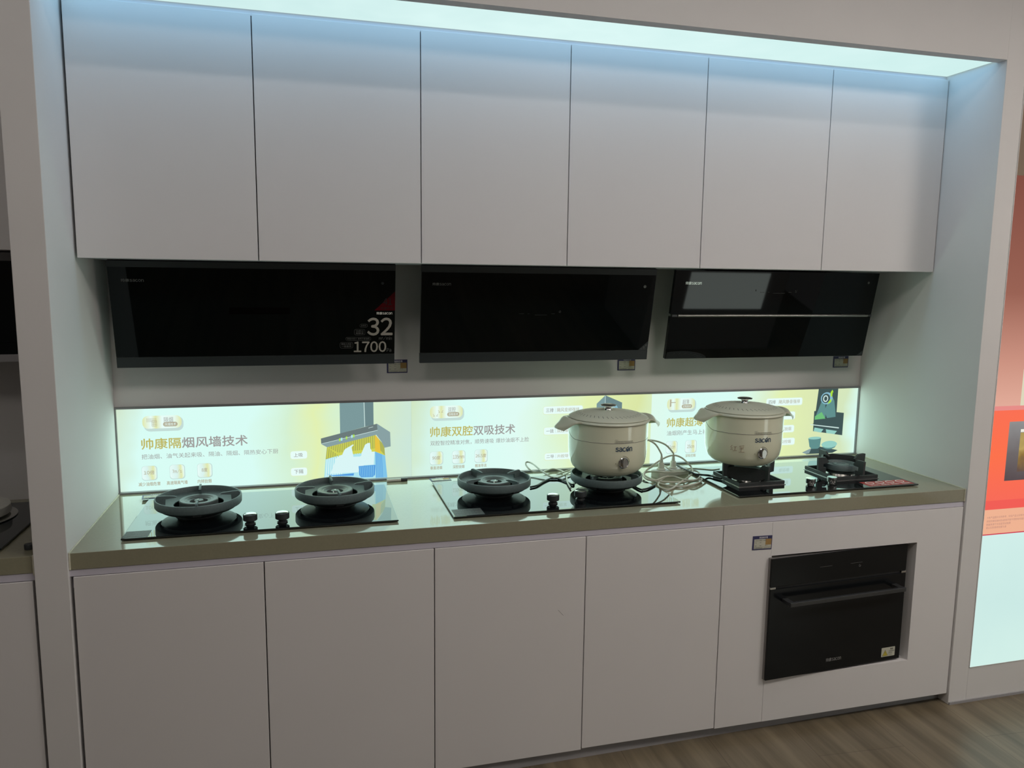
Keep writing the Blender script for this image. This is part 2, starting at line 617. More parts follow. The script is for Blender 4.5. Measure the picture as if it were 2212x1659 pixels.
for px0, py0, L0, lb0 in ((0.15, -1.95, 6.5, 'added square fill light at the left of the aisle'), (2.0, -1.75, 13.5, 'added square fill light in the middle of the aisle'), (3.9, -1.75, 27.0, 'added square fill light at the far right of the aisle')):  # out-of-view fill panels added to brighten the fronts, strongest at the right
    t = thing('ceiling_fill_panel', lb0, 'lamp', (px0, py0, CEIL), 0, 'added square fill lights over the aisle')
    mesh_object('frame', MB().box(px0 - 0.32, px0 + 0.32, py0 - 0.32, py0 + 0.32, 2.880, CEIL, 0.003), M_SIDE, t)
    mesh_object('diffuser', MB().box(px0 - 0.30, px0 + 0.30, py0 - 0.30, py0 + 0.30, 2.876, 2.8805), glow('fill_diffuser_%d' % int(L0), (1.0, 0.91, 0.84), L0), t)

t = thing('soffit_light_panel', 'long glowing cyan-white panel above the row of wall cabinets', 'light', (1.5, 0.15, 2.384))
mesh_object('light_panel', MB().box(0.001, 2.999, 0.0405, 0.2615, 2.3845, 2.392),
            glow_ramp('soffit_glow', 0, [(0.0, (0.52, 0.73, 0.72)), (0.5, (0.64, 0.84, 0.82)), (1.0, (0.56, 0.78, 0.76))], SOFFIT_POWER, 0.6, 5), t)
mesh_object('housing', MB().box(0.001, 2.999, 0.0405, 0.2615, 2.3925, 2.43), M_SIDE, t)

# ------------------------------------------------------------------ wall cabinets
UX = [0.0061, 0.5058, 1.0037, 1.4973, 1.9945, 2.4930, 2.9977]
UY, UB, UT = 0.2468, 1.6545, 2.3689
upl = ['leftmost wall cabinet, its white door beside the left niche wall', 'second wall cabinet from the left, above the red sticker hood',
       'third wall cabinet from the left, over the left half of the middle hood', 'fourth wall cabinet from the left, over the right half of the middle hood',
       'fifth wall cabinet from the left, above the hood with the metal bar', 'rightmost wall cabinet, its white door beside the right niche wall']
for i in range(6):
    a, b_ = UX[i], UX[i + 1]
    t = thing('wall_cabinet', 'white handleless ' + upl[i], 'cabinet', ((a + b_) / 2, 0.43, UB), 0, 'wall cabinets over the hoods')
    mesh_object('carcass', MB().box(a + 0.0005, b_ - 0.0005, UY + 0.020, YW + 0.002, UB + 0.001, UT - 0.002), M_SIDE, t)
    mesh_object('door', MB().box(a + 0.0015, b_ - 0.0017, UY, UY + 0.018, UB, UT, 0.0008), M_DOOR, t)

# ------------------------------------------------------------------ base cabinets
LX = [0.0069, 0.5061, 1.0050, 1.5008, 1.9971, 2.9962]
LY, LB, LT = 0.0081, 0.0435, 0.7844
LBS = [0.0385, 0.0385, 0.0425, 0.0465]
lol = ['base cabinet at the left end, below the left half of the first hob', 'second base cabinet from the left, below the right half of the first hob',
       'third base cabinet from the left with a small scratch on its door', 'fourth base cabinet from the left, next to the oven cabinet']
for i in range(4):
    a, b_ = LX[i], LX[i + 1]
    t = thing('base_cabinet', 'white handleless ' + lol[i], 'cabinet', ((a + b_) / 2, 0.30, 0.0), 0, 'base cabinets under the worktop')
    c = MB().box(a + 0.0005, b_ - 0.0005, LY + 0.062, YW + 0.002, 0.0, 0.744)
    c.box(a + 0.0005, b_ - 0.0005, LY + 0.0185, LY + 0.0625, 0.0645, 0.744)
    mesh_object('carcass', c, M_SIDE, t)
    mesh_object('door', MB().box(a + 0.0016, b_ - 0.0016, LY, LY + 0.018, LBS[i], LT, 0.0012), M_DOOR, t)
    if i == 2:
        s_ = MB().box(-0.014, 0.014, -0.0002, 0.0001, -0.0005, 0.0005)
        s_.bm.transform(Matrix.Translation((1.418, LY, 0.535)) @ Matrix.Rotation(R(48), 4, 'Y'))
        mesh_object('scratch', s_, mat('scratch_grey', (0.22, 0.20, 0.19), 0.6, noise=0.3, nscale=200), t)
t = thing('oven_cabinet', 'wide white cabinet front at the right end holding the black oven', 'cabinet', (2.5, 0.30, 0.0))
a, b_ = LX[4], LX[5]
c = MB().box(a + 0.0005, 2.150, LY + 0.0185, YW + 0.002, 0.0645, 0.744)
c.box(2.835, b_ - 0.0005, LY + 0.0185, YW + 0.002, 0.0645, 0.744)
c.box(2.150, 2.835, LY + 0.0185, YW + 0.002, 0.0645, 0.150).box(2.150, 2.835, LY + 0.0185, YW + 0.002, 0.700, 0.744)
c.box(2.150, 2.835, YW - 0.02, YW + 0.002, 0.150, 0.700)
c.box(a + 0.0005, b_ - 0.0005, LY + 0.064, YW + 0.002, 0.0, 0.0645)
mesh_object('carcass', c, M_SIDE, t)
mesh_object('filler_panel', MB().box(a + 0.0016, 2.1868, LY, LY + 0.018, LB, LT, 0.0008), M_DOOR, t)
c = MB().box(2.1874, b_, LY, LY + 0.018, 0.6626, LT).box(2.1874, b_, LY, LY + 0.018, LB, 0.2025)
c.box(2.80, b_, LY, LY + 0.018, 0.2025, 0.6626).box(2.1874, 2.190, LY, LY + 0.018, 0.2025, 0.6626)
mesh_object('front_panel', c, M_DOOR, t)
c = MB().box(2.80, 2.806, LY + 0.0182, LY + 0.12, 0.196, 0.669).box(2.184, 2.806, LY + 0.0182, LY + 0.12, 0.1965, 0.2025).box(2.184, 2.806, LY + 0.0182, LY + 0.12, 0.6626, 0.669)
mesh_object('niche_lining', c, M_WALL, t)

# ------------------------------------------------------------------ worktop
t = thing('worktop', 'long polished taupe stone worktop running under the three hobs', 'countertop', (1.5, 0.3, 0.8051))
mesh_object('slab', MB().box(0.0005, 2.9995, 0.0091, 0.6184, 0.8051, ZC, 0.0012), M_STONE, t)
for xx in (0.0004, 2.9956):
    structure('trim_4' if xx < 1 else 'trim_5', MB().box(xx, xx + 0.004, 0.006, 0.60, ZC - 0.002, ZC + 0.003, 0.001).box(xx, xx + 0.004, 0.006, 0.0105, 0.806, ZC - 0.002, 0.001), M_CAULK)

# ------------------------------------------------------------------ backlit printed panels
def px_(x, z):
    return Vector((x, LAYER, z))


def sign_part(name, material, parent, build, layer=1):
    global LAYER
    LAYER = YW - 0.0004 * layer
    mb = MB()
    build(mb)
    return mesh_object(name, mb, material, parent)


def badge(par, x0, top, bot, big, small, icon):
    w = 0.126
    x1 = x0 + w
    sign_part('badge', ink('shade'), par, lambda m_: flat_poly(m_, rrect(x0 + 0.004, x1 + 0.006, bot - 0.010, top - 0.004, 0.020), px_), 1)
    sign_part('badge', glow_ramp('badge_print_%d' % int(x0 * 100), 0, [(0.0, G['goldtile']), (0.22, G['white']), (0.34, G['goldtile']), (0.5, G['white']), (0.82, (0.78, 0.95, 0.85)), (1.0, G['goldtile'])], SIGN_POWER),
              par, lambda m_: flat_poly(m_, rrect(x0, x1, bot, top, 0.018), px_), 2)
    sign_part('badge_icon', ink('mid'), par, lambda m_: icon(m_, x0, bot, top), 3)
    sign_part('badge_lettering', ink('grey'), par, lambda m_: lettering(m_, big, px_, x0 + 0.069, top - 0.025, w=0.030, h=0.019), 3)
    sign_part('badge_pill', ink('mid'), par, lambda m_: flat_poly(m_, rrect(x0 + 0.066, x0 + 0.113, bot + 0.006, bot + 0.022, 0.0078), px_), 3)
    sign_part('badge_pill_lettering', ink('white'), par, lambda m_: lettering(m_, small, px_, x0 + 0.071, bot + 0.0088, w=0.037, h=0.0105), 4)


def tile(par, x0, z0, body, w=0.0465, h=0.0495, tw=None):
    sign_part('tile', ink('shade'), par, lambda m_: flat_poly(m_, rrect(x0 - 0.001, x0 + w + 0.003, z0 - 0.0025, z0 + h + 0.0005, 0.011), px_), 1)
    sign_part('tile', glow_ramp('tile_print_%d_%d' % (int(x0 * 1000), int(z0 * 1000)), 0, [(0.0, G['white']), (0.40, (0.70, 0.90, 0.86)), (0.72, G['goldtile']), (0.86, (0.78, 0.90, 0.66)), (1.0, G['white'])], SIGN_POWER, 0.5, 30), par,
              lambda m_: flat_poly(m_, rrect(x0, x0 + w, z0, z0 + h, 0.011), px_), 2)
    tw = tw or 0.034
    sign_part('tile_lettering', ink('mid'), par, lambda m_: lettering(m_, body, px_, x0 + (w - tw) / 2, z0 + 0.019, w=tw, h=0.0145, bold=0.03), 3)


def caption(par, x0, x1, z0, z1, body):
    sign_part('caption', ink('mid'), par, lambda m_: lettering(m_, body, px_, x0, z0, w=x1 - x0, h=z1 - z0, bold=0.03), 1)


def headline(par, x0, x1, z0, z1, body, cut=0.40):
    sign_part('headline', ink('gold'), par, lambda m_: lettering(m_, body, px_, x0, z0, w=x1 - x0, h=z1 - z0, bold=0.035, split=(-1, cut)), 1)
    if cut < 1:
        sign_part('headline', ink('grey'), par, lambda m_: lettering(m_, body, px_, x0, z0, w=x1 - x0, h=z1 - z0, bold=0.035, split=(cut, 2)), 1)


def button(par, x0, x1, z0, z1, t1, t1x=None, t2=None, t2x=None):
    sign_part('button', ink('cream'), par, lambda m_: flat_poly(m_, rrect(x0 - 0.0015, x1 + 0.002, z0 - 0.003, z1 + 0.0015, 0.009), px_), 1)
    sign_part('button', ink('white'), par, lambda m_: flat_poly(m_, rrect(x0, x1, z0, z1, 0.008), px_), 2)
    if t1:
        sign_part('button_lettering', ink('ink'), par, lambda m_: lettering(m_, t1, px_, t1x[0], z0 + 0.007, w=t1x[1] - t1x[0], h=(z1 - z0) - 0.014, bold=0.01), 3)
    if t2:
        sign_part('button_lettering', ink('mid'), par, lambda m_: lettering(m_, t2, px_, t2x[0], z0 + 0.007, w=t2x[1] - t2x[0], h=(z1 - z0) - 0.014, bold=0.006), 3)


def poly(par, name, k, pts, layer=1):
    sign_part(name, ink(k), par, lambda m_: flat_poly(m_, pts, px_), layer)


def stripes(m_, quad, n, w):
    """n vertical stripes inside the quad (bottom-left, bottom-right, top-right, top-left)"""
    bl, br_, tr, tl = [Vector((*p, 0)) for p in quad]
    for k_ in range(n):
        t0 = (k_ + 0.25) / n
        t1 = t0 + w / n
        a, b2 = bl.lerp(br_, t0), bl.lerp(br_, t1)
        c2, d = tl.lerp(tr, t1), tl.lerp(tr, t0)
        flat_poly(m_, [(a.x, a.y), (b2.x, b2.y), (c2.x, c2.y), (d.x, d.y)], px_)


WC, YG, SG, PY = (0.69, 0.98, 0.91), (0.76, 0.88, 0.45), (0.66, 0.88, 0.66), (0.70, 0.79, 0.38)
P0, P1, P2, P3 = 0.004, 1.0165, 2.0030, 2.996
grp = 'backlit panels behind the hobs'
s1 = thing('backlit_panel', 'backlit sign at the left with an angled chimney hood raining yellow and blue light', 'sign', (0.51, YW, 0.8588), 0, grp)
s2 = thing('backlit_panel', 'middle backlit sign, partly hidden by the left cream cooker, with three numbered tiles', 'sign', (1.51, YW, 0.8588), 0, grp)
s3 = thing('backlit_panel', 'backlit sign at the right end with a dark hood picture above two pans', 'sign', (2.5, YW, 0.8588), 0, grp)
for s_, a, b_, st, alt in ((s1, P0, P1, [(0.0, (0.64, 0.80, 0.62)), (0.07, WC), (0.42, WC), (0.56, SG), (0.66, YG), (0.74, SG), (0.88, (0.66, 0.82, 0.58)), (1.0, (0.60, 0.80, 0.70))], None),
                           (s2, P1, P2, [(0.0, (0.64, 0.80, 0.56)), (0.07, (0.66, 0.90, 0.80)), (0.2, WC), (0.42, (0.74, 0.97, 0.90)), (0.55, (0.72, 0.93, 0.72)), (0.72, YG), (0.93, PY), (1.0, (0.70, 0.86, 0.55))], None),
                           (s3, P2, P3, [(0.0, (0.74, 0.95, 0.84)), (0.15, WC), (0.36, WC), (0.52, (0.72, 0.88, 0.62)), (0.62, YG), (0.80, (0.70, 0.80, 0.46)), (0.93, (0.66, 0.80, 0.52)), (1.0, WC)], None)):
    mesh_object('printed_face', MB().box(a + 0.0004, b_ - 0.0004, YW, YW + 0.0028, 0.8590, 1.1506), glow_ramp('panel_print_%d' % int(a * 10), 0, st, SIGN_POWER, 0.16, 5), s_)


def icon_grid(m_, x0, bot, top):
    for k_ in range(8):
        flat_poly(m_, [(x0 + 0.014 + k_ * 0.0042, top - 0.022), (x0 + 0.0152 + k_ * 0.0042, top - 0.022), (x0 + 0.0152 + k_ * 0.0042, top - 0.008), (x0 + 0.014 + k_ * 0.0042, top - 0.008)], px_)
    for k_ in range(4):
        xx = x0 + 0.030 + k_ * 0.005
        flat_poly(m_, [(xx, bot + 0.008), (xx + 0.0011, bot + 0.008), (xx + 0.0011, bot + 0.028), (xx, bot + 0.028)], px_)
        zz = bot + 0.008 + k_ * 0.0063
        flat_poly(m_, [(x0 + 0.030, zz), (x0 + 0.046, zz), (x0 + 0.046, zz + 0.0011), (x0 + 0.030, zz + 0.0011)], px_)


def icon_wings(m_, x0, bot, top):
    for dx, dz in ((0.010, 0.008), (0.030, 0.022)):
        for sx in (1, -1):
            cx = x0 + dx + 0.011 + sx * 0.004
            flat_poly(m_, [(cx, bot + dz), (cx + sx * 0.006, bot + dz + 0.009), (cx + sx * 0.0045, bot + dz + 0.009), (cx - sx * 0.0017, bot + dz)], px_)
            flat_poly(m_, [(cx, bot + dz), (cx + sx * 0.005, bot + dz), (cx + sx * 0.005, bot + dz + 0.0015), (cx, bot + dz + 0.0015)], px_)


def icon_slim(m_, x0, bot, top):
    flat_poly(m_, [(x0 + 0.012, bot + 0.012), (x0 + 0.018, bot + 0.016), (x0 + 0.018, top - 0.004), (x0 + 0.012, top - 0.004)], px_)
    flat_poly(m_, [(x0 + 0.018, bot + 0.030), (x0 + 0.038, bot + 0.030), (x0 + 0.038, bot + 0.033), (x0 + 0.018, bot + 0.033)], px_)


# left panel
badge(s1, 0.085, 1.1242, 1.079, '隔烟', '风墙技术', icon_grid)
headline(s1, 0.0785, 0.4278, 1.0065, 1.0445, '帅康隔烟风墙技术', 0.374)
sign_part('tagline', ink('grey'), s1, lambda m_: lettering(m_, '把油烟、油气关起来吸、隔油、隔烟、隔热安心下厨', px_, 0.0768, 0.9712, w=0.455, h=0.0178), 1)
for (xx, body, tw), (c0, c1, cb) in zip(((0.0752, '10倍', 0.034), (0.1656, '7m/s', 0.030), (0.2562, '8度', 0.019)),
                                        ((0.0624, 0.1330, '减少油烟危害'), (0.1536, 0.2216, '高速隔离气墙'), (0.2549, 0.3010, '内倾拢烟'))):
    tile(s1, xx, 0.8975, body, tw=tw)
    caption(s1, c0, c1, 0.8758, 0.8895, cb)
button(s1, 0.5745, 0.6330, 0.9480, 0.9765, '上吸', (0.586, 0.618))
button(s1, 0.5745, 0.6315, 0.8850, 0.9142, '下隔', (0.586, 0.618))
poly(s1, 'picture_duct', 'duct', [(0.7528, 1.036), (0.8435, 1.058), (0.8417, 1.1500), (0.7528, 1.1500)], 1)
poly(s1, 'picture_duct', 'ductd', [(0.8435, 1.058), (0.8754, 1.0642), (0.8754, 1.1500), (0.8417, 1.1500)], 1)
poly(s1, 'picture_duct_edge', 'line', [(0.8415, 1.057), (0.8440, 1.0576), (0.8425, 1.1500), (0.8400, 1.1500)], 2)
poly(s1, 'picture_rain', 'oli', [(0.7046, 0.9869), (0.8791, 1.028), (0.9138, 0.9839), (0.9165, 0.9451), (0.8793, 0.9619), (0.7452, 0.9534), (0.6987, 0.9409)], 1)
poly(s1, 'picture_rain', 'yel', [(0.7046, 0.9869), (0.7452, 0.9534), (0.8793, 0.9619), (0.9165, 0.9451), (0.9145, 0.978), (0.882, 0.985), (0.7452, 0.9534), (0.715, 0.984)][:4] + [(0.90, 0.965), (0.8793, 0.974), (0.7452, 0.964)], 2)
sign_part('picture_rain', ink('yel'), s1, lambda m_: stripes(m_, [(0.700, 0.945), (0.880, 0.9619), (0.8791, 1.026), (0.706, 0.987)], 22, 0.42), 3)
poly(s1, 'picture_rain', 'amber', [(0.8793, 0.9640), (0.9000, 0.955), (0.8960, 1.006), (0.8791, 1.027)], 3)
poly(s1, 'picture_rain', 'amber', [(0.72, 0.9900), (0.7650, 0.9990), (0.7480, 1.0020), (0.72, 0.9940)], 4)
poly(s1, 'picture_air', 'cyan', [(0.6913, 0.8600), (0.9240, 0.8600), (0.9165, 0.9451), (0.8793, 0.9619), (0.7452, 0.9534), (0.6987, 0.9409)], 2)
poly(s1, 'picture_air', 'blue', [(0.8800, 0.8600), (0.9240, 0.8600), (0.9165, 0.9451), (0.8793, 0.9619)], 3)
sign_part('picture_air', ink('steam'), s1, lambda m_: stripes(m_, [(0.694, 0.862), (0.760, 0.862), (0.760, 0.954), (0.701, 0.941)], 8, 0.4), 3)
sign_part('picture_air', ink('deep'), s1, lambda m_: stripes(m_, [(0.882, 0.862), (0.910, 0.862), (0.906, 0.949), (0.881, 0.960)], 5, 0.35), 4)
def plume(x0, z0, x1, z1, w0, w1, ph):
    L_, R_ = [], []
    for k_ in range(13):
        t_ = k_ / 12
        cx_ = x0 + (x1 - x0) * t_ + 0.006 * math.sin(ph + 6 * t_) * (0.3 + t_)
        w_ = (w0 + (w1 - w0) * t_) * (1 + 0.18 * math.sin(ph * 2 + 9 * t_))
        z_ = z0 + (z1 - z0) * t_
        L_.append((cx_ - w_, z_))
        R_.append((cx_ + w_, z_))
    return L_ + R_[::-1]


poly(s1, 'picture_steam', 'steam', plume(0.765, 0.886, 0.775, 0.955, 0.044, 0.024, 0.5), 4)
poly(s1, 'picture_steam', 'steam', plume(0.776, 0.950, 0.792, 0.992, 0.020, 0.004, 1.4), 4)
poly(s1, 'picture_steam', 'steam', plume(0.848, 0.912, 0.846, 0.962, 0.028, 0.022, 2.0), 4)
poly(s1, 'picture_steam', 'steam', plume(0.846, 0.958, 0.858, 0.996, 0.016, 0.004, 0.2), 4)
poly(s1, 'picture_steam', 'steam', plume(0.800, 0.892, 0.812, 0.946, 0.030, 0.024, 1.1), 4)
poly(s1, 'picture_pot', 'deep', [(0.8180, 0.9095), (0.8800, 0.9113), (0.8780, 0.873), (0.870, 0.865), (0.826, 0.866), (0.8200, 0.875)], 5)
sign_part('picture_pot', ink('blue'), s1, lambda m_: stripes(m_, [(0.824, 0.868), (0.874, 0.867), (0.877, 0.909), (0.820, 0.908)], 8, 0.4), 6)
poly(s1, 'picture_pan', 'deep', [(0.6996, 0.887), (0.722, 0.880), (0.8009, 0.8834), (0.7988, 0.8740), (0.7240, 0.8762)], 5)
poly(s1, 'picture_hood', 'hoodf', [(0.6833, 1.0204), (0.8878, 1.068), (0.8896, 1.0424), (0.6839, 0.9994)], 5)
poly(s1, 'picture_hood', 'hoods', [(0.8878, 1.068), (0.9361, 1.0342), (0.9377, 0.9796), (0.9147, 0.9753), (0.9030, 1.000), (0.8850, 1.026), (0.7046, 0.9869), (0.6839, 0.9994), (0.8896, 1.0424)], 6)
poly(s1, 'picture_hood', 'line', [(0.6839, 0.9994), (0.6839, 1.0010), (0.8896, 1.0444), (0.8896, 1.0424)], 7)
for q, kk in ((0.7480, 'lime'), (0.7545, 'cyan'), (0.7725, 'lime'), (0.7920, 'cyan'), (0.7985, 'lime')):
    zb = 1.0070 + (q - 0.7480) * 0.24
    poly(s1, 'picture_display', kk, [(q, zb), (q + 0.006, zb + 0.0012), (q + 0.006, zb + 0.012), (q, zb + 0.0108)], 7)
poly(s1, 'picture_display', 'line', [(0.856, 1.0520), (0.873, 1.0560), (0.873, 1.0575), (0.856, 1.0535)], 7)

# middle panel
badge(s2, 1.0874, 1.1276, 1.0800, '双腔', '双吸技术', icon_wings)
headline(s2, 1.0884, 1.4232, 1.0085, 1.0468, '帅康双腔双吸技术', 0.50)
sign_part('tagline', ink('grey'), s2, lambda m_: lettering(m_, '双腔智控精准对焦，顺势速吸 爆炒油烟不上脸', px_, 1.0883, 0.9740, w=0.392, h=0.0190), 1)
for (xx, body, tw), (c0, c1, cb) in zip(((1.0869, '90度', 0.030), (1.1739, '135mm', 0.044), (1.2622, '26.5度', 0.042)),
                                        ((1.088, 1.1336, '垂直进烟'), (1.1755, 1.2209, '深腔拢烟'), (1.2634, 1.3089, '精准导流'))):
    tile(s2, xx, 0.9005, body, w=0.0480, h=0.0503, tw=tw)
    caption(s2, c0, c1, 0.8808, 0.8936, cb)
button(s2, 1.5380, 1.7025, 1.0815, 1.1118, '三排', (1.549, 1.580), '飓风变频强排', (1.594, 1.688))
button(s2, 1.5413, 1.7025, 0.9985, 1.0275, '一拢', (1.551, 1.582), '双腔深', (1.596, 1.643))
button(s2, 1.5458, 1.7025, 0.8958, 0.9228, '二导', (1.554, 1.585), '升腔导', (1.599, 1.646))
for xx, z0, z1 in ((1.587, 1.088, 1.105), (1.589, 1.005, 1.021), (1.592, 0.902, 0.917)):
    poly(s2, 'button_divider', 'shade', [(xx, z0), (xx + 0.0012, z0), (xx + 0.0012, z1), (xx, z1)], 3)
poly(s2, 'picture_duct', 'duct', [(1.7619, 1.060), (1.800, 1.060), (1.7985, 1.1500), (1.7619, 1.1167)], 1)
poly(s2, 'picture_duct', 'ductd', [(1.800, 1.060), (1.872, 1.060), (1.8717, 1.1182), (1.7985, 1.1500)], 1)
poly(s2, 'picture_duct_edge', 'line', [(1.7978, 1.060), (1.7995, 1.060), (1.7995, 1.1490), (1.7978, 1.1490)], 2)
poly(s2, 'picture_fan', 'sky', [(1.8330 + 0.022 * math.cos(R(a)), 1.0900 + 0.022 * math.sin(R(a))) for a in range(0, 360, 20)], 3)
poly(s2, 'picture_fan', 'line', [(1.8330 + 0.011 * math.cos(R(a)), 1.0900 + 0.011 * math.sin(R(a))) for a in range(0, 360, 20)], 4)

# right panel
badge(s3, 2.0725, 1.1283, 1.0800, '超薄', '近吸技术', icon_slim)
headline(s3, 2.0750, 2.2384, 1.0085, 1.0465, '帅康超薄', 2.0)
sign_part('tagline', ink('grey'), s3, lambda m_: lettering(m_, '油烟刚产生马上被', px_, 2.0755, 0.9725, w=0.187, h=0.0205), 1)
tile(s3, 2.0754, 0.8980, '11cm', w=0.0485, h=0.0508, tw=0.032)
tile(s3, 2.1627, 0.8965, '25cm', w=0.0495, h=0.0525, tw=0.032)
caption(s3, 2.1649, 2.2114, 0.8772, 0.8900, '深吸控烟')
button(s3, 2.5368, 2.7135, 1.0838, 1.1148, '四排', (2.5485, 2.582), '飓风静音强排', (2.597, 2.7017))
button(s3, 2.5700, 2.6816, 1.0220, 1.0545, None)
button(s3, 2.5600, 2.6805, 0.9650, 0.9953, None, None, '压拢烟', (2.618, 2.666))
button(s3, 2.5500, 2.6871, 0.9090, 0.9385, None, None, '吸控烟', (2.618, 2.668))
poly(s3, 'picture_hood', 'slate', [(2.7931, 1.1502), (2.7926, 1.0537), (2.7774, 1.0531), (2.7776, 0.9637), (2.9288, 0.9396), (2.9299, 1.0402), (2.8919, 1.0448), (2.8927, 1.1502)], 1)
poly(s3, 'picture_air', 'teal', [(2.790, 1.0400), (2.812, 1.0960), (2.830, 1.0880), (2.826, 1.0520), (2.836, 1.0240), (2.786, 1.0260)], 2)
poly(s3, 'picture_air', 'teal', [(2.826, 1.0520), (2.845, 1.0900), (2.862, 1.1180), (2.876, 1.0960), (2.884, 1.0560), (2.888, 1.0240), (2.845, 1.0200)], 2)
poly(s3, 'picture_air', 'green', [(2.782, 1.0300), (2.815, 1.0480), (2.836, 1.0180), (2.782, 1.0150)], 3)
poly(s3, 'picture_air', 'aqua', [(2.784, 0.980), (2.830, 0.971), (2.818, 0.956), (2.780, 0.9640)], 2)
poly(s3, 'picture_air', 'aqua', [(2.842, 0.970), (2.900, 0.960), (2.888, 0.946), (2.846, 0.953)], 2)
poly(s3, 'picture_fan', 'sky', [(2.836 + 0.030 * math.cos(R(a)), 1.108 + 0.027 * math.sin(R(a))) for a in range(0, 360, 20)], 3)
poly(s3, 'picture_fan', 'slate', [(2.832 + 0.021 * math.cos(R(a)), 1.108 + 0.021 * math.sin(R(a))) for a in range(0, 360, 20)], 4)
poly(s3, 'picture_fan', 'line', [(2.830 + 0.013 * math.cos(R(a)), 1.107 + 0.015 * math.sin(R(a))) for a in range(0, 360, 20)], 5)
poly(s3, 'picture_fan', 'slate', [(2.830 + 0.008 * math.cos(R(a)), 1.107 + 0.010 * math.sin(R(a))) for a in range(0, 360, 20)], 6)
poly(s3, 'picture_arrow', 'lime', [(2.855, 1.116), (2.858, 1.134), (2.853, 1.134), (2.862, 1.146), (2.868, 1.134), (2.864, 1.134), (2.862, 1.114)], 5)
poly(s3, 'picture_arrow', 'lime', [(2.840, 1.082), (2.858, 1.090), (2.862, 1.106), (2.850, 1.098)], 5)
poly(s3, 'picture_shelf', 'slate', [(2.772, 0.9970), (2.796, 1.0080), (2.902, 0.9960), (2.9190, 0.9760)], 3)
poly(s3, 'picture_shelf', 'line', [(2.7613, 0.9957), (2.9082, 0.9762), (2.9082, 0.9712), (2.7613, 0.9925)], 4)
poly(s3, 'picture_pot', 'teal', [(2.7556, 0.9330), (2.8208, 0.9316), (2.8167, 0.8920), (2.806, 0.8844), (2.776, 0.8845), (2.7640, 0.8950)], 3)
poly(s3, 'picture_pot', 'aqua', [(2.788 + 0.0325 * math.cos(R(a)), 0.9330 + 0.006 * math.sin(R(a))) for a in range(0, 360, 24)], 4)
poly(s3, 'picture_pan', 'teal', [(2.8243, 0.9021), (2.9045, 0.9008), (2.894, 0.886), (2.8750, 0.8792), (2.852, 0.8800), (2.8340, 0.8870)], 3)
poly(s3, 'picture_pan', 'aqua', [(2.8644 + 0.040 * math.cos(R(a)), 0.9015 + 0.016 * math.sin(R(a))) for a in range(0, 360, 24)], 4)
poly(s3, 'picture_hob', 'slate', [(2.7284, 0.8705), (2.775, 0.8880), (2.816, 0.8935), (2.9106, 0.8733), (2.884, 0.8620), (2.752, 0.8620)], 1)
poly(s3, 'picture_hob', 'hoods', [(2.7284, 0.8705), (2.775, 0.8880), (2.765, 0.8660), (2.748, 0.8640)], 2)

# ------------------------------------------------------------------ range hoods
HP0, HP1 = Vector((0, 0.43, 1.652)), Vector((0, 0.500, 1.306))
HT = (HP1 - HP0).normalized()
HN = Vector((0, HT.z, -HT.y))      # out of the panel, towards the room
if HN.y > 0:
    HN = -HN
HL = (HP1 - HP0).length


def hp(x, t, d=0.0):
    p = HP0 + HT * t + HN * d
    return Vector((x, p.y, p.z))


def slab(mb, x0, x1, t0, t1, d0, d1):
    pts = [hp(x, t_, d) for x in (x0, x1) for t_ in (t0, t1) for d in (d0, d1)]
    return mb.faces(pts, [(0, 1, 3, 2), (4, 6, 7, 5), (0, 4, 5, 1), (2, 3, 7, 6), (0, 2, 6, 4), (1, 5, 7, 3)])


def hood_text(par, name, body, x0, x1, ta, tb, material, bold=0.0, d=0.0007):
    mb = MB()
    lettering(mb, body, lambda x, y: hp(x, -y, d), x0, -tb, w=x1 - x0, h=tb - ta, bold=bold)
    return mesh_object(name, mb, material, par)


def brand_mark(mb, fn, x0, y0, w, h):
    lettering(mb, '帅康', fn, x0, y0, w=w * 0.36, h=h, bold=0.05)
    lettering(mb, 'sacon', fn, x0 + w * 0.385, y0 + h * 0.06, w=w * 0.615, h=h * 0.80, bold=0.05)
    return mb


def hood_brand(par, x0, x1, ta, tb, material):
    mesh_object('brand_lettering', brand_mark(MB(), lambda x, y: hp(x, -y, 0.0007), x0, -tb, x1 - x0, tb - ta), material, par)


def hood_pill(par, x0, x1, ta, tb, lines):
    mb = outline(MB(), x0, x1, -tb, -ta, min(0.006, (tb - ta) / 2.01), 0.0006, lambda x, y: hp(x, -y, 0.0007))
    hh = (tb - ta - 0.005) / len(lines)
    for k_, ln in enumerate(lines):
        zt = ta + 0.0025 + hh * k_
        lettering(mb, ln, lambda x, y: hp(x, -y, 0.0007), x0 + 0.005, -(zt + hh - 0.001), w=(x1 - x0) - 0.010, h=hh - 0.0014)
    mesh_object('rating_badge', mb, M_LOGO_D, par)


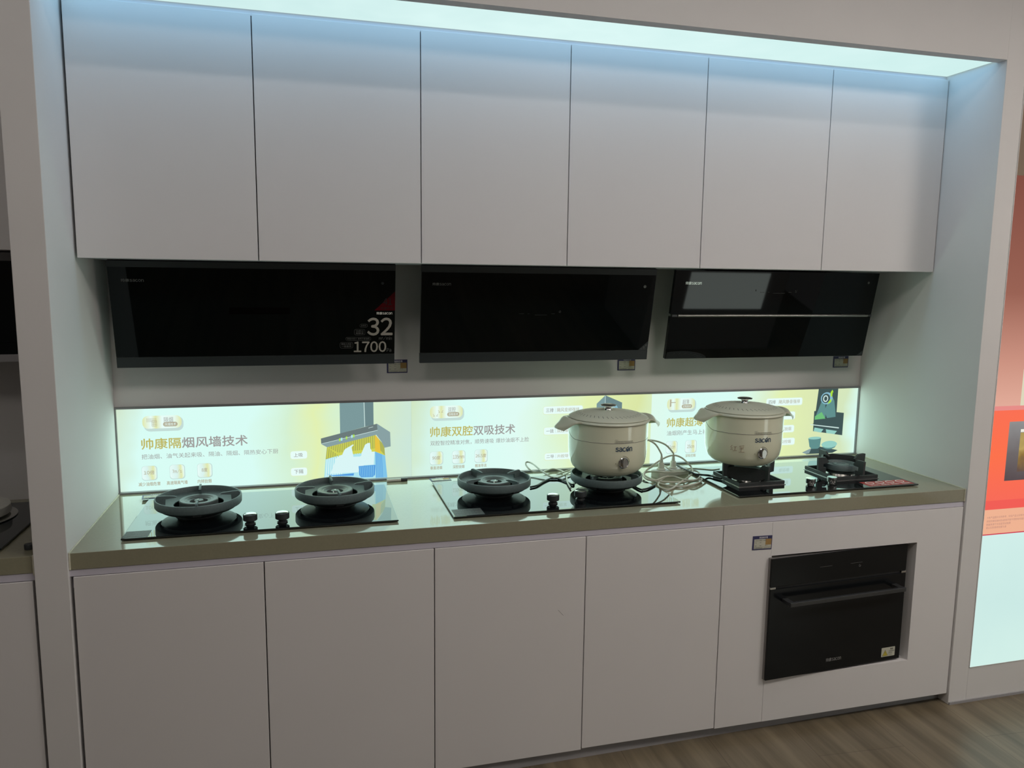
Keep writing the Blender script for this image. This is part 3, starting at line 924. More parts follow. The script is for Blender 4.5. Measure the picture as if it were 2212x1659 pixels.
def hood_base(x0, x1, label, bars):
    t = thing('range_hood', label, 'range hood', ((x0 + x1) / 2, YW + 0.003, 1.306), 0, 'range hoods under the wall cabinets')
    c = MB()
    yb = YW + 0.003
    xa, xb = x0 + 0.13, x1 - 0.13
    pts = []
    for x in (xa, xb):
        pts += [Vector((x, hp(0, 0.004, -0.0155).y, hp(0, 0.004, -0.0155).z)), Vector((x, hp(0, HL - 0.02, -0.0155).y, hp(0, HL - 0.02, -0.0155).z)), Vector((x, yb, 1.325)), Vector((x, yb, 1.6535))]
    c.faces(pts, [(0, 1, 2, 3), (7, 6, 5, 4), (0, 4, 5, 1), (1, 5, 6, 2), (2, 6, 7, 3), (3, 7, 4, 0)])
    mesh_object('casing', c, M_HOODC, t)
    g0, g1 = (bars if bars else (0.0, HL))
    if bars:
        mesh_object('upper_bar', slab(MB(), x0, x1, 0.0, g0 - 0.0005, -0.020, 0.002), M_HOODB, t)
        lo = MB()
        pts = []
        for x in (x0, x1):
            a_, b_2 = hp(x, g1 + 0.0006, 0.001), hp(x, HL, 0.001)
            pts += [a_, a_ + Vector((0, 0.022, 0)), Vector((x, a_.y + 0.022, b_2.z)), Vector((x, a_.y + 0.004, b_2.z))]
        lo.faces(pts, [(0, 1, 2, 3), (7, 6, 5, 4), (0, 3, 7, 4), (1, 5, 6, 2), (0, 4, 5, 1), (3, 2, 6, 7)])
        mesh_object('lower_bar', lo, M_HOODB, t)
    return t, g0, g1


# left hood
h1, g0, g1 = hood_base(0.0415, 0.9415, 'black slanted hood at the left with large grey print and a red corner sticker', (0.0205, 0.3172))
mesh_object('glass_panel', slab(MB(), 0.0415, 0.9415, g0, g1, -0.015, 0.0), M_HOODG, h1)
hood_brand(h1, 0.0783, 0.1444, 0.0575, 0.0675, M_LOGO_D)
mb = MB()
flat_poly(mb, [(0.9411, -0.0918), (0.8703, -0.1598), (0.9412, -0.1598)], lambda x, y: hp(x, -y, 0.0006))
st = mesh_object('promo_sticker', mb, M_RED, h1)
mb = lettering(MB(), '41', lambda x, y: hp(x, -y, 0.0010), 0.900, -0.1400, w=0.031, h=0.024, bold=0.01)
lettering(mb, '风量升级', lambda x, y: hp(x, -y, 0.0010), 0.892, -0.1560, w=0.043, h=0.0085)
mesh_object('sticker_lettering', mb, M_BLACK, st)
hood_brand(h1, 0.8781, 0.9318, 0.1652, 0.1745, M_LOGO_W)
hood_text(h1, 'rating_lettering', '32', 0.8472, 0.9327, 0.1866, 0.2485, M_PRINT, 0.045)
hood_text(h1, 'rating_lettering', 'm³/min', 0.8865, 0.9313, 0.2530, 0.2665, M_LOGO_D, 0.006)
hood_text(h1, 'rating_lettering', '1700', 0.8007, 0.9117, 0.2715, 0.3092, M_PRINT, 0.045)
hood_text(h1, 'rating_lettering', 'Pa', 0.9142, 0.9302, 0.2964, 0.3094, M_LOGO_D, 0.006)
hood_pill(h1, 0.8205, 0.8473, 0.2081, 0.2201, ['自清洁'])
hood_pill(h1, 0.8019, 0.8385, 0.2265, 0.2478, ['54dB(A)', '超静音'])
hood_pill(h1, 0.7725, 0.8588, 0.2549, 0.2676, ['瞬吸大吸力 自然万家油烟'])
hood_pill(h1, 0.7529, 0.7970, 0.2735, 0.2950, ['瞬排大风压', '一级能效'])
mb = MB()
slab(mb, 0.3957, 0.5888, 0.1500, 0.1731, 0.0, 0.0006)
mesh_object('control_display', mb, mat('display_black', (0.0006, 0.0006, 0.0006), 0.3, spec=0.1, noise=0.02), h1)
mb = MB()
flat_poly(mb, [(0.898 + 0.005 * math.cos(R(a)), -0.0643 + 0.005 * math.sin(R(a))) for a in range(0, 360, 30)], lambda x, y: hp(x, -y, 0.0007))
mesh_object('emblem', mb, M_HOODB, h1)

# middle hood
h2, g0, g1 = hood_base(1.0325, 1.9175, 'plain black slanted hood in the middle with a dim centre display', (0.0235, 0.3152))
mesh_object('glass_panel', slab(MB(), 1.0325, 1.9175, g0, g1, -0.015, 0.0), M_HOODG, h2)
hood_brand(h2, 1.0708, 1.1356, 0.0598, 0.0700, M_LOGO_D)
mb = MB()
for xa, xb, tt in ((1.3915, 1.4098, 0.1708), (1.424, 1.430, 0.1708), (1.4518, 1.4984, 0.1754), (1.5145, 1.5286, 0.1709)):
    slab(mb, xa, xb, tt, tt + 0.0011, 0.0, 0.0006)
mesh_object('control_marks', mb, M_HOODB, h2)
mb = MB()
mb.tube([hp(1.5478 + 0.0036 * math.cos(R(a)), 0.164 + 0.0036 * math.sin(R(a)), 0.0006) for a in range(-50, 230, 20)], 0.0005, 5)
mb.tube([hp(1.5478, 0.159, 0.0006), hp(1.5478, 0.1635, 0.0006)], 0.0005, 5)
mesh_object('power_mark', mb, M_LOGO_D, h2)
mb = MB()
flat_poly(mb, [(1.8759 + 0.0058 * math.cos(R(a)), -0.0668 + 0.0058 * math.sin(R(a))) for a in range(0, 360, 24)], lambda x, y: hp(x, -y, 0.0007))
mesh_object('emblem', mb, mat('emblem_grey', (0.20, 0.21, 0.21), 0.4, noise=0.2, nscale=300), h2)
mb = MB()
flat_poly(mb, [(1.9165, -0.279), (1.8785, -0.3148), (1.9170, -0.3148)], lambda x, y: hp(x, -y, 0.0007))
st = mesh_object('corner_sticker', mb, M_HOODB, h2)
mb = MB()
for xx, tt in ((1.9095, 0.2965), (1.9005, 0.3040)):
    mb.tube([hp(xx + 0.0030 * math.cos(R(a)), tt + 0.0030 * math.sin(R(a)), 0.0009) for a in range(0, 360, 30)], 0.0007, 5, True)
for xx in (1.887, 1.899):
    slab(mb, xx, xx + 0.009, 0.3105, 0.3118, 0.0007, 0.0010)
mesh_object('sticker_marks', mb, M_LOGO_D, st)

# right hood
h3, g0, g1 = hood_base(1.9965, 2.9080, 'black two-panel hood at the right with a thin metal bar across it', None)
mesh_object('upper_glass', slab(MB(), 1.9965, 2.9080, 0.003, 0.1735, -0.016, 0.0), M_HOODG, h3)
mesh_object('lower_glass', slab(MB(), 1.9965, 2.9080, 0.1835, HL, -0.016, 0.0), M_HOODG, h3)
mb = MB()
mb.tube([hp(2.0260, 0.1785, 0.004), hp(2.8880, 0.1785, 0.004)], 0.0052, 12)
hb = mesh_object('metal_bar', mb, mat('brushed_bar', (0.30, 0.30, 0.28), 0.35, metal=0.9, noise=0.05), h3, smooth=40)
for xa, xb in ((2.0020, 2.0255), (2.8885, 2.9070)):
    mesh_object('bar_end', slab(MB(), xa, xb, 0.1742, 0.1830, -0.010, 0.004), M_OVENH, hb)
hood_brand(h3, 2.0426, 2.1094, 0.0455, 0.0575, mat('mirror_print', (0.22, 0.23, 0.21), 0.12, metal=1.0, noise=0.02))
mb = MB()
for xa, xb, tt in ((2.3708, 2.3885, 0.0846), (2.4040, 2.4110, 0.0846), (2.427, 2.4818, 0.0876), (2.4976, 2.5114, 0.0838), (2.527, 2.535, 0.0838)):
    slab(mb, xa, xb, tt, tt + 0.0012, 0.0, 0.0006)
mb.tube([hp(2.3503, 0.0745, 0.0006), hp(2.3503, 0.081, 0.0006)], 0.0012, 6)
mb.tube([hp(2.5312 + 0.0036 * math.cos(R(a)), 0.0760 + 0.0036 * math.sin(R(a)), 0.0006) for a in range(-50, 230, 20)], 0.0006, 5)
mesh_object('control_marks', mb, M_LOGO_D, h3)
mb = MB()
flat_poly(mb, [(2.8635 + 0.005 * math.cos(R(a)), -0.042 + 0.005 * math.sin(R(a))) for a in range(0, 360, 30)], lambda x, y: hp(x, -y, 0.0007))
mesh_object('emblem', mb, M_LOGO_D, h3)
mb = MB()
arc = [(2.060 + 0.115 * math.cos(R(a)), -(HL - 0.001) + 0.030 * math.sin(R(a))) for a in range(0, 121, 10)]
flat_poly(mb, [(2.0000, -(HL - 0.001))] + arc, lambda x, y: hp(x, -y, 0.0007))
st = mesh_object('corner_decal', mb, mat('faint_decal', (0.003, 0.006, 0.006), 0.4, spec=0.3, noise=0.1), h3)
mb = MB()
for a in range(15, 120, 15):
    p_ = (2.060 + 0.100 * math.cos(R(a)), HL - 0.001 - 0.024 * math.sin(R(a)))
    q_ = (2.060 + 0.080 * math.cos(R(a)) - 0.006, HL - 0.001 - 0.016 * math.sin(R(a)))
    mb.tube([hp(p_[0], p_[1], 0.0009), hp(q_[0], q_[1], 0.0009)], 0.0005, 4)
mesh_object('decal_marks', mb, M_HOODB, st)
mb = MB()
flat_poly(mb, [(2.9050, -0.330), (2.8800, -0.3500), (2.9055, -0.3500)], lambda x, y: hp(x, -y, 0.0007))
mesh_object('corner_sticker', mb, M_HOODB, h3)


# ------------------------------------------------------------------ price tags
def make_tag(label, mtx):
    t = thing('price_tag', label, 'price tag', (0, 0, 0), 0, 'blue bordered price tags')
    mesh_object('card', MB().box(-0.03825, 0.03825, 0.0, 0.0012, 0.0, 0.050, 0.0004), M_TAGB, t, world=False)
    fn = lambda d: (lambda x, y: Vector((x, -d, y)))
    mb = flat_poly(MB(), [(-0.0325, 0.004), (0.0350, 0.004), (0.0350, 0.0385), (-0.0325, 0.0385)], fn(0.0003))
    pa = mesh_object('paper', mb, M_TAGP, t, world=False)
    mb = flat_poly(MB(), [(0.012, 0.0175), (0.0350, 0.0175), (0.0350, 0.0385), (0.012, 0.0385)], fn(0.0005))
    mesh_object('price_field', mb, M_TAGO, pa, world=False)
    mb = lettering(MB(), '商品标价签', fn(0.0004), -0.013, 0.0408, w=0.033, h=0.0065, bold=0.06)
    mesh_object('heading', mb, M_TAGW, t, world=False)
    mb = MB()
    lettering(mb, 'JSDG 帅康 一体机', fn(0.0007), -0.030, 0.0315, w=0.045, h=0.0045)
    for x_, z_, s_ in ((-0.030, 0.0240, '产地'), (-0.011, 0.0245, '单位'), (-0.030, 0.0130, '规格'), (-0.011, 0.0133, '等级'), (0.010, 0.0133, '物价员')):
        lettering(mb, s_, fn(0.0007), x_, z_, h=0.0035)
    lettering(mb, '价格举报电话', fn(0.0007), -0.031, 0.0053, w=0.032, h=0.0032, bold=0.02)
    lettering(mb, '12345 12315', fn(0.0007), 0.006, 0.0055, w=0.026, h=0.0028)
    mb.box(-0.032, 0.034, -0.0006, -0.0004, 0.0098, 0.0101)
    mesh_object('small_print', mb, M_INK, pa, world=False)
    t.matrix_world = mtx
    return t


tg = make_tag('blue bordered price tag stuck on the cabinet front above the oven', Matrix.Translation((2.1483, LY - 0.0013, 0.6885)) @ Matrix.Rotation(R(1.2), 4, 'Y'))
for xc, zb, lb in ((0.9650, 1.2568, 'blue bordered price tag on the wall below the left hood'), (1.8862, 1.2490, 'blue bordered price tag on the wall below the middle hood'),
                   (2.8975, 1.2425, 'blue bordered price tag on the wall below the right hood')):
    c = copy_tree(tg)
    c['label'] = lb
    c.matrix_world = Matrix.Translation((xc, 0.6172, zb))
for (u, v), rz, lb in (((333, 1076.5), 8, 'price tag lying flat behind the left burner of the first hob'), ((954, 1034.5), 4, 'price tag lying flat at the back left of the middle hob')):
    p = atz(u, v, ZG)
    c = copy_tree(tg)
    c['label'] = lb
    c.matrix_world = Matrix.Translation((p.x, min(p.y, 0.545), ZC + 0.0012 if p.y > 0.52 else ZG + 0.0012)) @ Matrix.Rotation(R(rz), 4, 'Z') @ Matrix.Rotation(R(-90), 4, 'X')

# ------------------------------------------------------------------ hobs
def knob_parts(par, x, y, r=0.021, silver=False):
    z = ZG
    mb = MB().lathe([(r * 0.72, 0.0), (r * 0.76, 0.003), (r * 0.55, 0.007), (r * 0.5, 0.012)], 28, (x, y, z))
    mb.lathe([(r * 0.93, 0.012), (r, 0.0135), (r, 0.030), (r * 0.94, 0.0312), (0, 0.0312)], 32, (x, y, z)) if not silver else mb.lathe([(r * 0.5, 0.006), (r * 0.95, 0.0065), (r, 0.008), (r, 0.0240), (r * 0.93, 0.0250), (0, 0.0250)], 32, (x, y, z))
    kn = mesh_object('knob', mb, M_KNOB if not silver else M_STEEL, par, smooth=35)
    if not silver:
        mb = MB().lathe([(r * 0.86, 0.0313), (r * 0.80, 0.0322), (0, 0.0324)], 32, (x, y, z))
        mesh_object('knob_cap', mb, M_KNOBT, kn, smooth=35)


def wok_burner(par, cx, cy, rot):
    """round wok ring with four inward fingers over a stepped burner"""
    z = ZG
    mb = MB().lathe([(0.060, 0.0120), (0.066, 0.0120), (0.090, 0.0175), (0.1100, 0.0190), (0.1125, 0.0205), (0.1100, 0.0225), (0.088, 0.0205), (0.060, 0.0170), (0.060, 0.0120)], 56, (cx, cy, z), cap=False)
    mesh_object('drip_tray', mb, M_STEEL, par, smooth=40)
    mb = MB().lathe([(0.070, 0.0), (0.070, 0.0035), (0.064, 0.0060), (0.0625, 0.0165), (0.046, 0.022), (0.046, 0.026)], 48, (cx, cy, z))
    bs = mesh_object('burner_base', mb, M_IRON2, par, smooth=35)
    mb = MB().lathe([(0.050, 0.026), (0.0575, 0.028), (0.0580, 0.044), (0.0560, 0.0465), (0.046, 0.0465), (0.042, 0.044), (0.037, 0.0445), (0.034, 0.042), (0.027, 0.040), (0.025, 0.030), (0.0, 0.030)], 56, (cx, cy, z))
    mesh_object('burner_cap', mb, M_BRASS, bs, smooth=35)
    mb = MB().lathe([(0.013, 0.030), (0.0145, 0.040), (0.013, 0.043), (0.0, 0.0435)], 32, (cx, cy, z))
    mesh_object('inner_burner', mb, M_BRASS, bs, smooth=35)
    mb = MB().tube(smooth_path([(cx - 0.006, cy - 0.030, z + 0.030), (cx - 0.006, cy - 0.028, z + 0.044), (cx - 0.002, cy - 0.020, z + 0.0475), (cx + 0.001, cy - 0.014, z + 0.0475)], 5), 0.0022, 8)
    mesh_object('ignition_pin', mb, M_STEEL, bs, smooth=40)
    # support: outer ring, sloped inner floor, skirt and feet
    mb = MB().lathe([(0.1215, 0.0330), (0.1270, 0.0300), (0.1290, 0.0330), (0.1295, 0.0530), (0.1280, 0.0565), (0.1245, 0.0565), (0.1232, 0.0540), (0.1215, 0.0400), (0.088, 0.0350), (0.074, 0.0335), (0.074, 0.0305), (0.094, 0.0310), (0.1215, 0.0330)], 72, (cx, cy, z), cap=False)
    mb.lathe([(0.100, 0.0225), (0.1055, 0.0225), (0.1070, 0.0325), (0.100, 0.0325), (0.100, 0.0225)], 60, (cx, cy, z), cap=False)
    ps = mesh_object('pan_support', mb, M_IRON, par, smooth=40)
    for k_ in range(4):
        M4 = Matrix.Translation((cx, cy, z)) @ Matrix.Rotation(R(rot + 90 * k_), 4, 'Z')
        prof = [(0.124, 0.036), (0.124, 0.0600), (0.119, 0.0640), (0.100, 0.0636), (0.075, 0.0618), (0.064, 0.0590), (0.066, 0.0560), (0.096, 0.0530), (0.098, 0.0300)]
        mb = MB().prism(prof, lambda r_, h, t_: M4 @ Vector((r_, t_, h)), -0.0032, 0.0032)
        mesh_object('support_finger', mb, M_IRON, ps)
        a = R(rot + 90 * k_)
        mb = MB().box(-0.012, 0.012, -0.006, 0.006, 0.0195, 0.0335, 0.001)
        mb.bm.transform(Matrix.Translation((cx + 0.1085 * math.cos(a), cy + 0.1085 * math.sin(a), z)) @ Matrix.Rotation(a + R(90), 4, 'Z'))
        mesh_object('support_foot', mb, M_IRON2, ps)


def hob_plate(name, label, x0, x1, y0, y1):
    t = thing(name, label, 'hob', ((x0 + x1) / 2, (y0 + y1) / 2, ZC), 0, 'glass hobs on the worktop')
    mb = MB().box(x0, x1, y0, y1, ZC + 0.0032, ZG, 0.0014)
    mesh_object('glass_plate', mb, M_GLASS, t)
    mb = MB().box(x0 + 0.012, x1 - 0.012, y0 + 0.012, y1 - 0.012, ZC, ZC + 0.0032)
    mesh_object('base_tray', mb, M_KNOB, t)
    return t


def flat_sticker(par, x0, x1, y0, y1, material, lines, name='instruction_sticker'):
    s_ = mesh_object(name, MB().box(x0, x1, y0, y1, ZG, ZG + 0.0004), material, par)
    mb = MB()
    n = len(lines)
    hh = (y1 - y0) * 0.9 / n
    for k_, ln in enumerate(lines):
        yb = y1 - (y1 - y0) * 0.05 - hh * (k_ + 1)
        lettering(mb, ln, lambda x, y: Vector((x, y, ZG + 0.0007)), x0 + 0.004, yb + hh * 0.15, w=(x1 - x0) - 0.008, h=hh * 0.7)
    mesh_object('sticker_lettering', mb, M_STICKT, s_)


c1 = hob_plate('gas_hob', 'black glass hob at the left with two empty round wok rings', 0.1150, 0.9050, 0.0815, 0.5150)
wok_burner(c1, 0.2990, 0.2950, 4)
wok_burner(c1, 0.7207, 0.3170, 6)
knob_parts(c1, 0.4627, 0.1440)
knob_parts(c1, 0.5563, 0.1400)
flat_sticker(c1, 0.118, 0.186, 0.086, 0.146, M_STICK, ['使用说明', '打开总阀按下旋钮', '请勿碰撞玻璃面板'])

c2 = hob_plate('gas_hob', 'black glass hob in the middle with a cooker on its right burner', 1.0780, 1.8660, 0.0735, 0.5080)
wok_burner(c2, 1.2685, 0.3220, 28)
wok_burner(c2, 1.6810, 0.2960, 45)
knob_parts(c2, 1.4300, 0.1460)
knob_parts(c2, 1.5360, 0.1700)
flat_sticker(c2, 1.0835, 1.1800, 0.0785, 0.1500, M_STICK, ['使用说明', '打开总阀按下旋钮', '请勿碰撞玻璃面板'])


def grate_burner(par, cx, cy, wall0):
    z = ZG
    mb = MB().box(cx - 0.098, cx + 0.098, cy - 0.098, cy + 0.098, z + 0.0002, z + 0.002, 0.0006)
    mesh_object('drip_tray', mb, M_STEEL, par)
    mb = MB().lathe([(0.060, 0.002), (0.062, 0.012), (0.050, 0.018), (0.050, 0.022)], 40, (cx, cy, z))
    bs = mesh_object('burner_base', mb, M_CHROME, par, smooth=35)
    mb = MB().lathe([(0.055, 0.022), (0.0625, 0.024), (0.0640, 0.034), (0.0600, 0.0440), (0.0560, 0.0455), (0.050, 0.0440), (0.046, 0.036), (0.032, 0.036), (0.029, 0.0410), (0.018, 0.0415), (0.015, 0.0390), (0.0, 0.0390)], 56, (cx, cy, z))
    mesh_object('burner_cap', mb, M_IRON, bs, smooth=35)
    # square cast frame
    mb = MB()
    for q in range(4):
        M4 = Matrix.Translation((cx, cy, z)) @ Matrix.Rotation(R(90 * q), 4, 'Z')
        bx = MB().box(-0.095, 0.095, -0.0952, -0.0880, 0.0022, 0.0150, 0.001)
        bx.bm.transform(M4)
        tmp = bpy.data.meshes.new('tmp')
        bx.bm.to_mesh(tmp)
        bx.bm.free()
        mb.bm.from_mesh(tmp)
        bpy.data.meshes.remove(tmp)
    ps = mesh_object('pan_support', mb, M_IRON2, par)
    for q in range(4):
        M4 = Matrix.Translation((cx, cy, z)) @ Matrix.Rotation(R(90 * q + 6), 4, 'Z')
        prof = [(0.094, 0.0025), (0.094, 0.020), (0.116, 0.024), (0.118, 0.0735), (0.113, 0.0750), (0.082, 0.0735), (0.066, 0.0560), (0.068, 0.0500), (0.092, 0.0480), (0.092, 0.0330), (0.078, 0.0330), (0.078, 0.0025)]
        mb = MB().prism(prof, lambda r_, h, t_: M4 @ Vector((r_, t_, h)), -0.0045, 0.0045)
        mesh_object('support_finger', mb, M_IRON2, ps)
    pts = [(cx + 0.100 * math.cos(R(6 + 90 * k_)), cy + 0.100 * math.sin(R(6 + 90 * k_))) for k_ in range(4)]
    for k_ in (wall0, wall0 + 1):
        a_, b_2 = Vector((*pts[k_ % 4], 0)), Vector((*pts[(k_ + 1) % 4], 0))
        d = (b_2 - a_)
        nrm = Vector((-d.y, d.x, 0)).normalized() * 0.0035
        prof = [(0.0, 0.030), (0.0, 0.0560), (0.25, 0.0640), (0.75, 0.0640), (1.0, 0.0560), (1.0, 0.030), (0.8, 0.012), (0.2, 0.012)]
        mb = MB().prism(prof, lambda s_, h, t_: Vector((a_.x + d.x * s_, a_.y + d.y * s_, z + h)) + nrm * t_, -1, 1)
        mesh_object('wind_guard', mb, M_IRON2, ps)


c3 = hob_plate('gas_hob', 'black glass hob at the right with square grates and silver knobs', 2.0990, 2.8585, 0.0850, 0.5050)
grate_burner(c3, 2.2570, 0.2850, 2)
grate_burner(c3, 2.6690, 0.2850, 0)
knob_parts(c3, 2.4463, 0.1660, 0.0178, True)
knob_parts(c3, 2.5386, 0.1660, 0.0178, True)
s_ = mesh_object('promo_sticker', MB().box(2.650, 2.848, 0.095, 0.155, ZG, ZG + 0.0004), M_RED2, c3)
mb = MB()
for xx in (2.680, 2.725, 2.770, 2.815):
    mb.tube([Vector((xx + 0.015 * math.cos(R(a)), 0.134 + 0.015 * math.sin(R(a)), ZG + 0.0007)) for a in range(0, 360, 24)], 0.0014, 5, True)
for xx, tx in ((2.662, '大火力'), (2.708, '易清洁'), (2.753, '自动熄火'), (2.800, '耐磨防爆')):
    lettering(mb, tx, lambda x, y: Vector((x, y, ZG + 0.0008)), xx, 0.099, w=0.036, h=0.012, bold=0.01)
mesh_object('sticker_lettering', mb, M_LOGO_W, s_)

# ------------------------------------------------------------------ cream cookers
def make_cooker(label, scribble):
    t = thing('electric_cooker', label, 'cooker', (0, 0, 0), 0, 'cream electric cookers')
    mb = MB().lathe([(0.0, 0.002), (0.080, 0.0), (0.098, 0.002), (0.114, 0.010), (0.127, 0.023), (0.135, 0.040), (0.1395, 0.062), (0.1415, 0.090), (0.1422, 0.128), (0.1430, 0.186), (0.140, 0.188), (0.0, 0.188)], 96, cap=False)
    body = mesh_object('body', mb, M_POT, t, smooth=50, world=False)

    def cyl(zc_, r_=0.1426):
        return lambda s_, y: Vector((r_ * math.cos(R(-90.5) + s_ / r_), r_ * math.sin(R(-90.5) + s_ / r_), zc_ + y))
    path = []
    for a in range(-180, 180, 4):
        aa = a if a <= 0 else a - 360
        rise = max(0.0, min(1.0, (-165 - aa) / 45.0)) if aa < -165 else 0.0
        if aa < -250:
            rise = max(0.0, min(1.0, (aa + 335) / 45.0))
        rise = rise * rise * (3 - 2 * rise)
        path.append(Vector((0.1422 * math.cos(R(a)), 0.1422 * math.sin(R(a)), 0.1285 + 0.034 * rise)))
    mesh_object('seam', MB().tube(path, 0.0009, 6, True), M_SEAM, t, world=False)
    mb = lettering(MB(), 'sacon', cyl(0.1005), -0.029, 0.0, w=0.062, h=0.0145, bold=0.10)
    mb.tube([cyl(0.1005)(x, y) for x, y in ((0.0155, 0.0125), (0.0168, 0.0160), (0.0190, 0.0180))], 0.0011, 6)
    flat_poly(mb, [(0.0140 + 0.0040 * math.cos(R(a)), 0.0055 + 0.0036 * math.sin(R(a))) for a in range(0, 360, 30)], cyl(0.1005))
    mesh_object('brand_lettering', mb, M_BLUE, t, world=False)
    mb = MB()
    lettering(mb, '注意事项', cyl(0.1395), -0.033, 0.0, w=0.012, h=0.0028)
    lettering(mb, '1.请使用额定电压交流电源并单独使用插座', cyl(0.1345), -0.033, 0.0, w=0.068, h=0.0026, bold=0.03)
    lettering(mb, '2.使用前请仔细阅读产品使用说明书注意安全', cyl(0.1300), -0.033, 0.0, w=0.072, h=0.0026, bold=0.03)
    mesh_object('small_print', mb, M_INK, t, world=False)
    # dial
    zd = 0.0600
    cy_ = -0.1395
    mb = MB().lathe([(0.0195, -0.002), (0.0195, 0.004), (0.0175, 0.006), (0.0160, 0.0045), (0.0, 0.0045)], 40)
    mb.bm.transform(Matrix.Translation((0, cy_, zd)) @ Matrix.Rotation(R(90), 4, 'X'))
    dl = mesh_object('dial', mb, M_CHROME, t, smooth=40, world=False)
    mb = MB().prism([(0.0, 0.0172), (0.0070, 0.010), (0.0078, 0.0), (0.0060, -0.0115), (0.0, -0.0160), (-0.0060, -0.0115), (-0.0078, 0.0), (-0.0070, 0.010)], lambda x, y, t_: Vector((x, cy_ - t_, zd + y)), 0.004, 0.016)
    mesh_object('dial_grip', mb, M_STEEL, dl, world=False)
    mb = MB().tube([cyl(zd)(0.024 * math.cos(R(a)), 0.024 * math.sin(R(a))) for a in range(5, 96, 6)], 0.0008, 5)
    mb.tube([cyl(zd)(-0.0285, -0.001), cyl(zd)(-0.0265, -0.001)], 0.0016, 6)
    mesh_object('dial_marks', mb, M_FAINT, t, world=False)
    if scribble:
        pass
    # inner pot rim with two wing handles
    mb = MB().lathe([(0.1405, 0.1865), (0.1465, 0.1870), (0.1485, 0.1905), (0.1465, 0.1950), (0.1430, 0.1970), (0.1400, 0.1970), (0.1385, 0.1930), (0.1405, 0.1865)], 96, cap=False)
    rim = mesh_object('pot_rim', mb, M_LID, t, smooth=50, world=False)
    for s_ in (-1, 1):
        mb = MB()
        n, mm = 10, 12
        grid_t, grid_b = [], []
        for i in range(n + 1):
            u = i / n
            rowt, rowb = [], []
            for j in range(mm + 1):
                w = j / mm * 2 - 1
                half = 0.072 * (1 - 0.50 * u ** 1.5)
                yy = w * half
                base = math.sqrt(max(0.1445 ** 2 - yy * yy, 0))
                tip = 0.203 - 0.022 * w * w
                x = base + (tip - base) * u
                zz = 0.1925 + 0.010 * math.sin(min(u * 1.5, 1) * math.pi) * (1 - 0.6 * w * w) - 0.024 * u * u - 0.006 * w * w * u
                rowt.append(mb.bm.verts.new((s_ * x, yy, zz + 0.0025)))
                rowb.append(mb.bm.verts.new((s_ * x, yy, zz - 0.0030)))
            grid_t.append(rowt)
            grid_b.append(rowb)
        for i in range(n):
            for j in range(mm):
                mb.bm.faces.new((grid_t[i][j], grid_t[i + 1][j], grid_t[i + 1][j + 1], grid_t[i][j + 1]))
                mb.bm.faces.new((grid_b[i][j + 1], grid_b[i + 1][j + 1], grid_b[i + 1][j], grid_b[i][j]))
        for j in range(mm):
            mb.bm.faces.new((grid_t[n][j], grid_b[n][j], grid_b[n][j + 1], grid_t[n][j + 1]))
            mb.bm.faces.new((grid_b[0][j], grid_t[0][j], grid_t[0][j + 1], grid_b[0][j + 1]))
        for i in range(n):
            for j in (0, mm):
                mb.bm.faces.new((grid_t[i][j], grid_b[i][j], grid_b[i + 1][j], grid_t[i + 1][j]))
        mesh_object('handle', mb, M_LID, rim, smooth=60, world=False)
    # lid
    mb = MB().lathe([(0.1395, 0.1975), (0.1420, 0.1985), (0.1415, 0.2010), (0.1365, 0.2035), (0.128, 0.2075), (0.110, 0.2130), (0.094, 0.2160), (0.091, 0.2152), (0.088, 0.2160), (0.060, 0.2205), (0.030, 0.2225), (0.0, 0.2230)], 96)
    lid = mesh_object('lid', mb, M_LID, t, smooth=25, world=False)
    mb = MB()
    for k_ in range(44):
        a = R(k_ * 360 / 44)
        r0, r1 = 0.103, 0.117
        z0_, z1_ = 0.2149, 0.2110
        d = Vector((math.cos(a), math.sin(a), 0))
        e = Vector((-math.sin(a), math.cos(a), 0)) * 0.0011
        tw = Vector((-math.sin(a), math.cos(a), 0)) * 0.003
        mb.faces([d * r0 - e - tw + Vector((0, 0, z0_)), d * r0 + e - tw + Vector((0, 0, z0_)), d * r1 + e + tw + Vector((0, 0, z1_)), d * r1 - e + tw + Vector((0, 0, z1_))], [(0, 1, 2, 3)])
    mesh_object('vent_slots', mb, mat('slot_dark', (0.05, 0.05, 0.04), 0.6, noise=0.05), lid, world=False)
    mb = MB().lathe([(0.0155, 0.2225), (0.0130, 0.2260), (0.0120, 0.2330), (0.0160, 0.2360), (0.0270, 0.2385), (0.0280, 0.2410), (0.0230, 0.2430), (0.010, 0.2440), (0.0, 0.2442)], 40)
    mesh_object('lid_knob', mb, M_CHROME, lid, smooth=40, world=False)
    return t


p1 = make_cooker('cream electric cooker standing on the right wok ring of the middle hob', False)
p2 = copy_tree(p1)
p1.location = (1.6820, 0.2960, ZG + 0.0641)
p1.rotation_euler = (0, 0, R(1.5))
p2.location = (2.2250, 0.2840, ZG + 0.0752)
p2.rotation_euler = (0, 0, R(-2.5))
p2['label'] = 'cream electric cooker with handwriting, standing on the square grate of the right hob'
mb = MB()
cylf = lambda s_, y: Vector((0.1421 * math.cos(R(-126) + s_ / 0.142), 0.1421 * math.sin(R(-126) + s_ / 0.142), 0.060 + y))
for st in ([(-0.020, 0.026), (-0.026, 0.018), (-0.019, 0.017), (-0.026, 0.008), (-0.017, 0.010)], [(-0.014, 0.020), (-0.004, 0.022)], [(-0.009, 0.021), (-0.010, 0.008)], [(-0.017, 0.005), (-0.003, 0.008)],
           [(0.006, 0.024), (0.022, 0.028), (0.020, 0.020), (0.008, 0.019), (0.007, 0.026)], [(0.007, 0.014), (0.020, 0.016)], [(0.013, 0.020), (0.012, 0.004)], [(0.004, 0.002), (0.024, 0.004)]):
    mb.tube([cylf(*q) for q in st], 0.0007, 5)
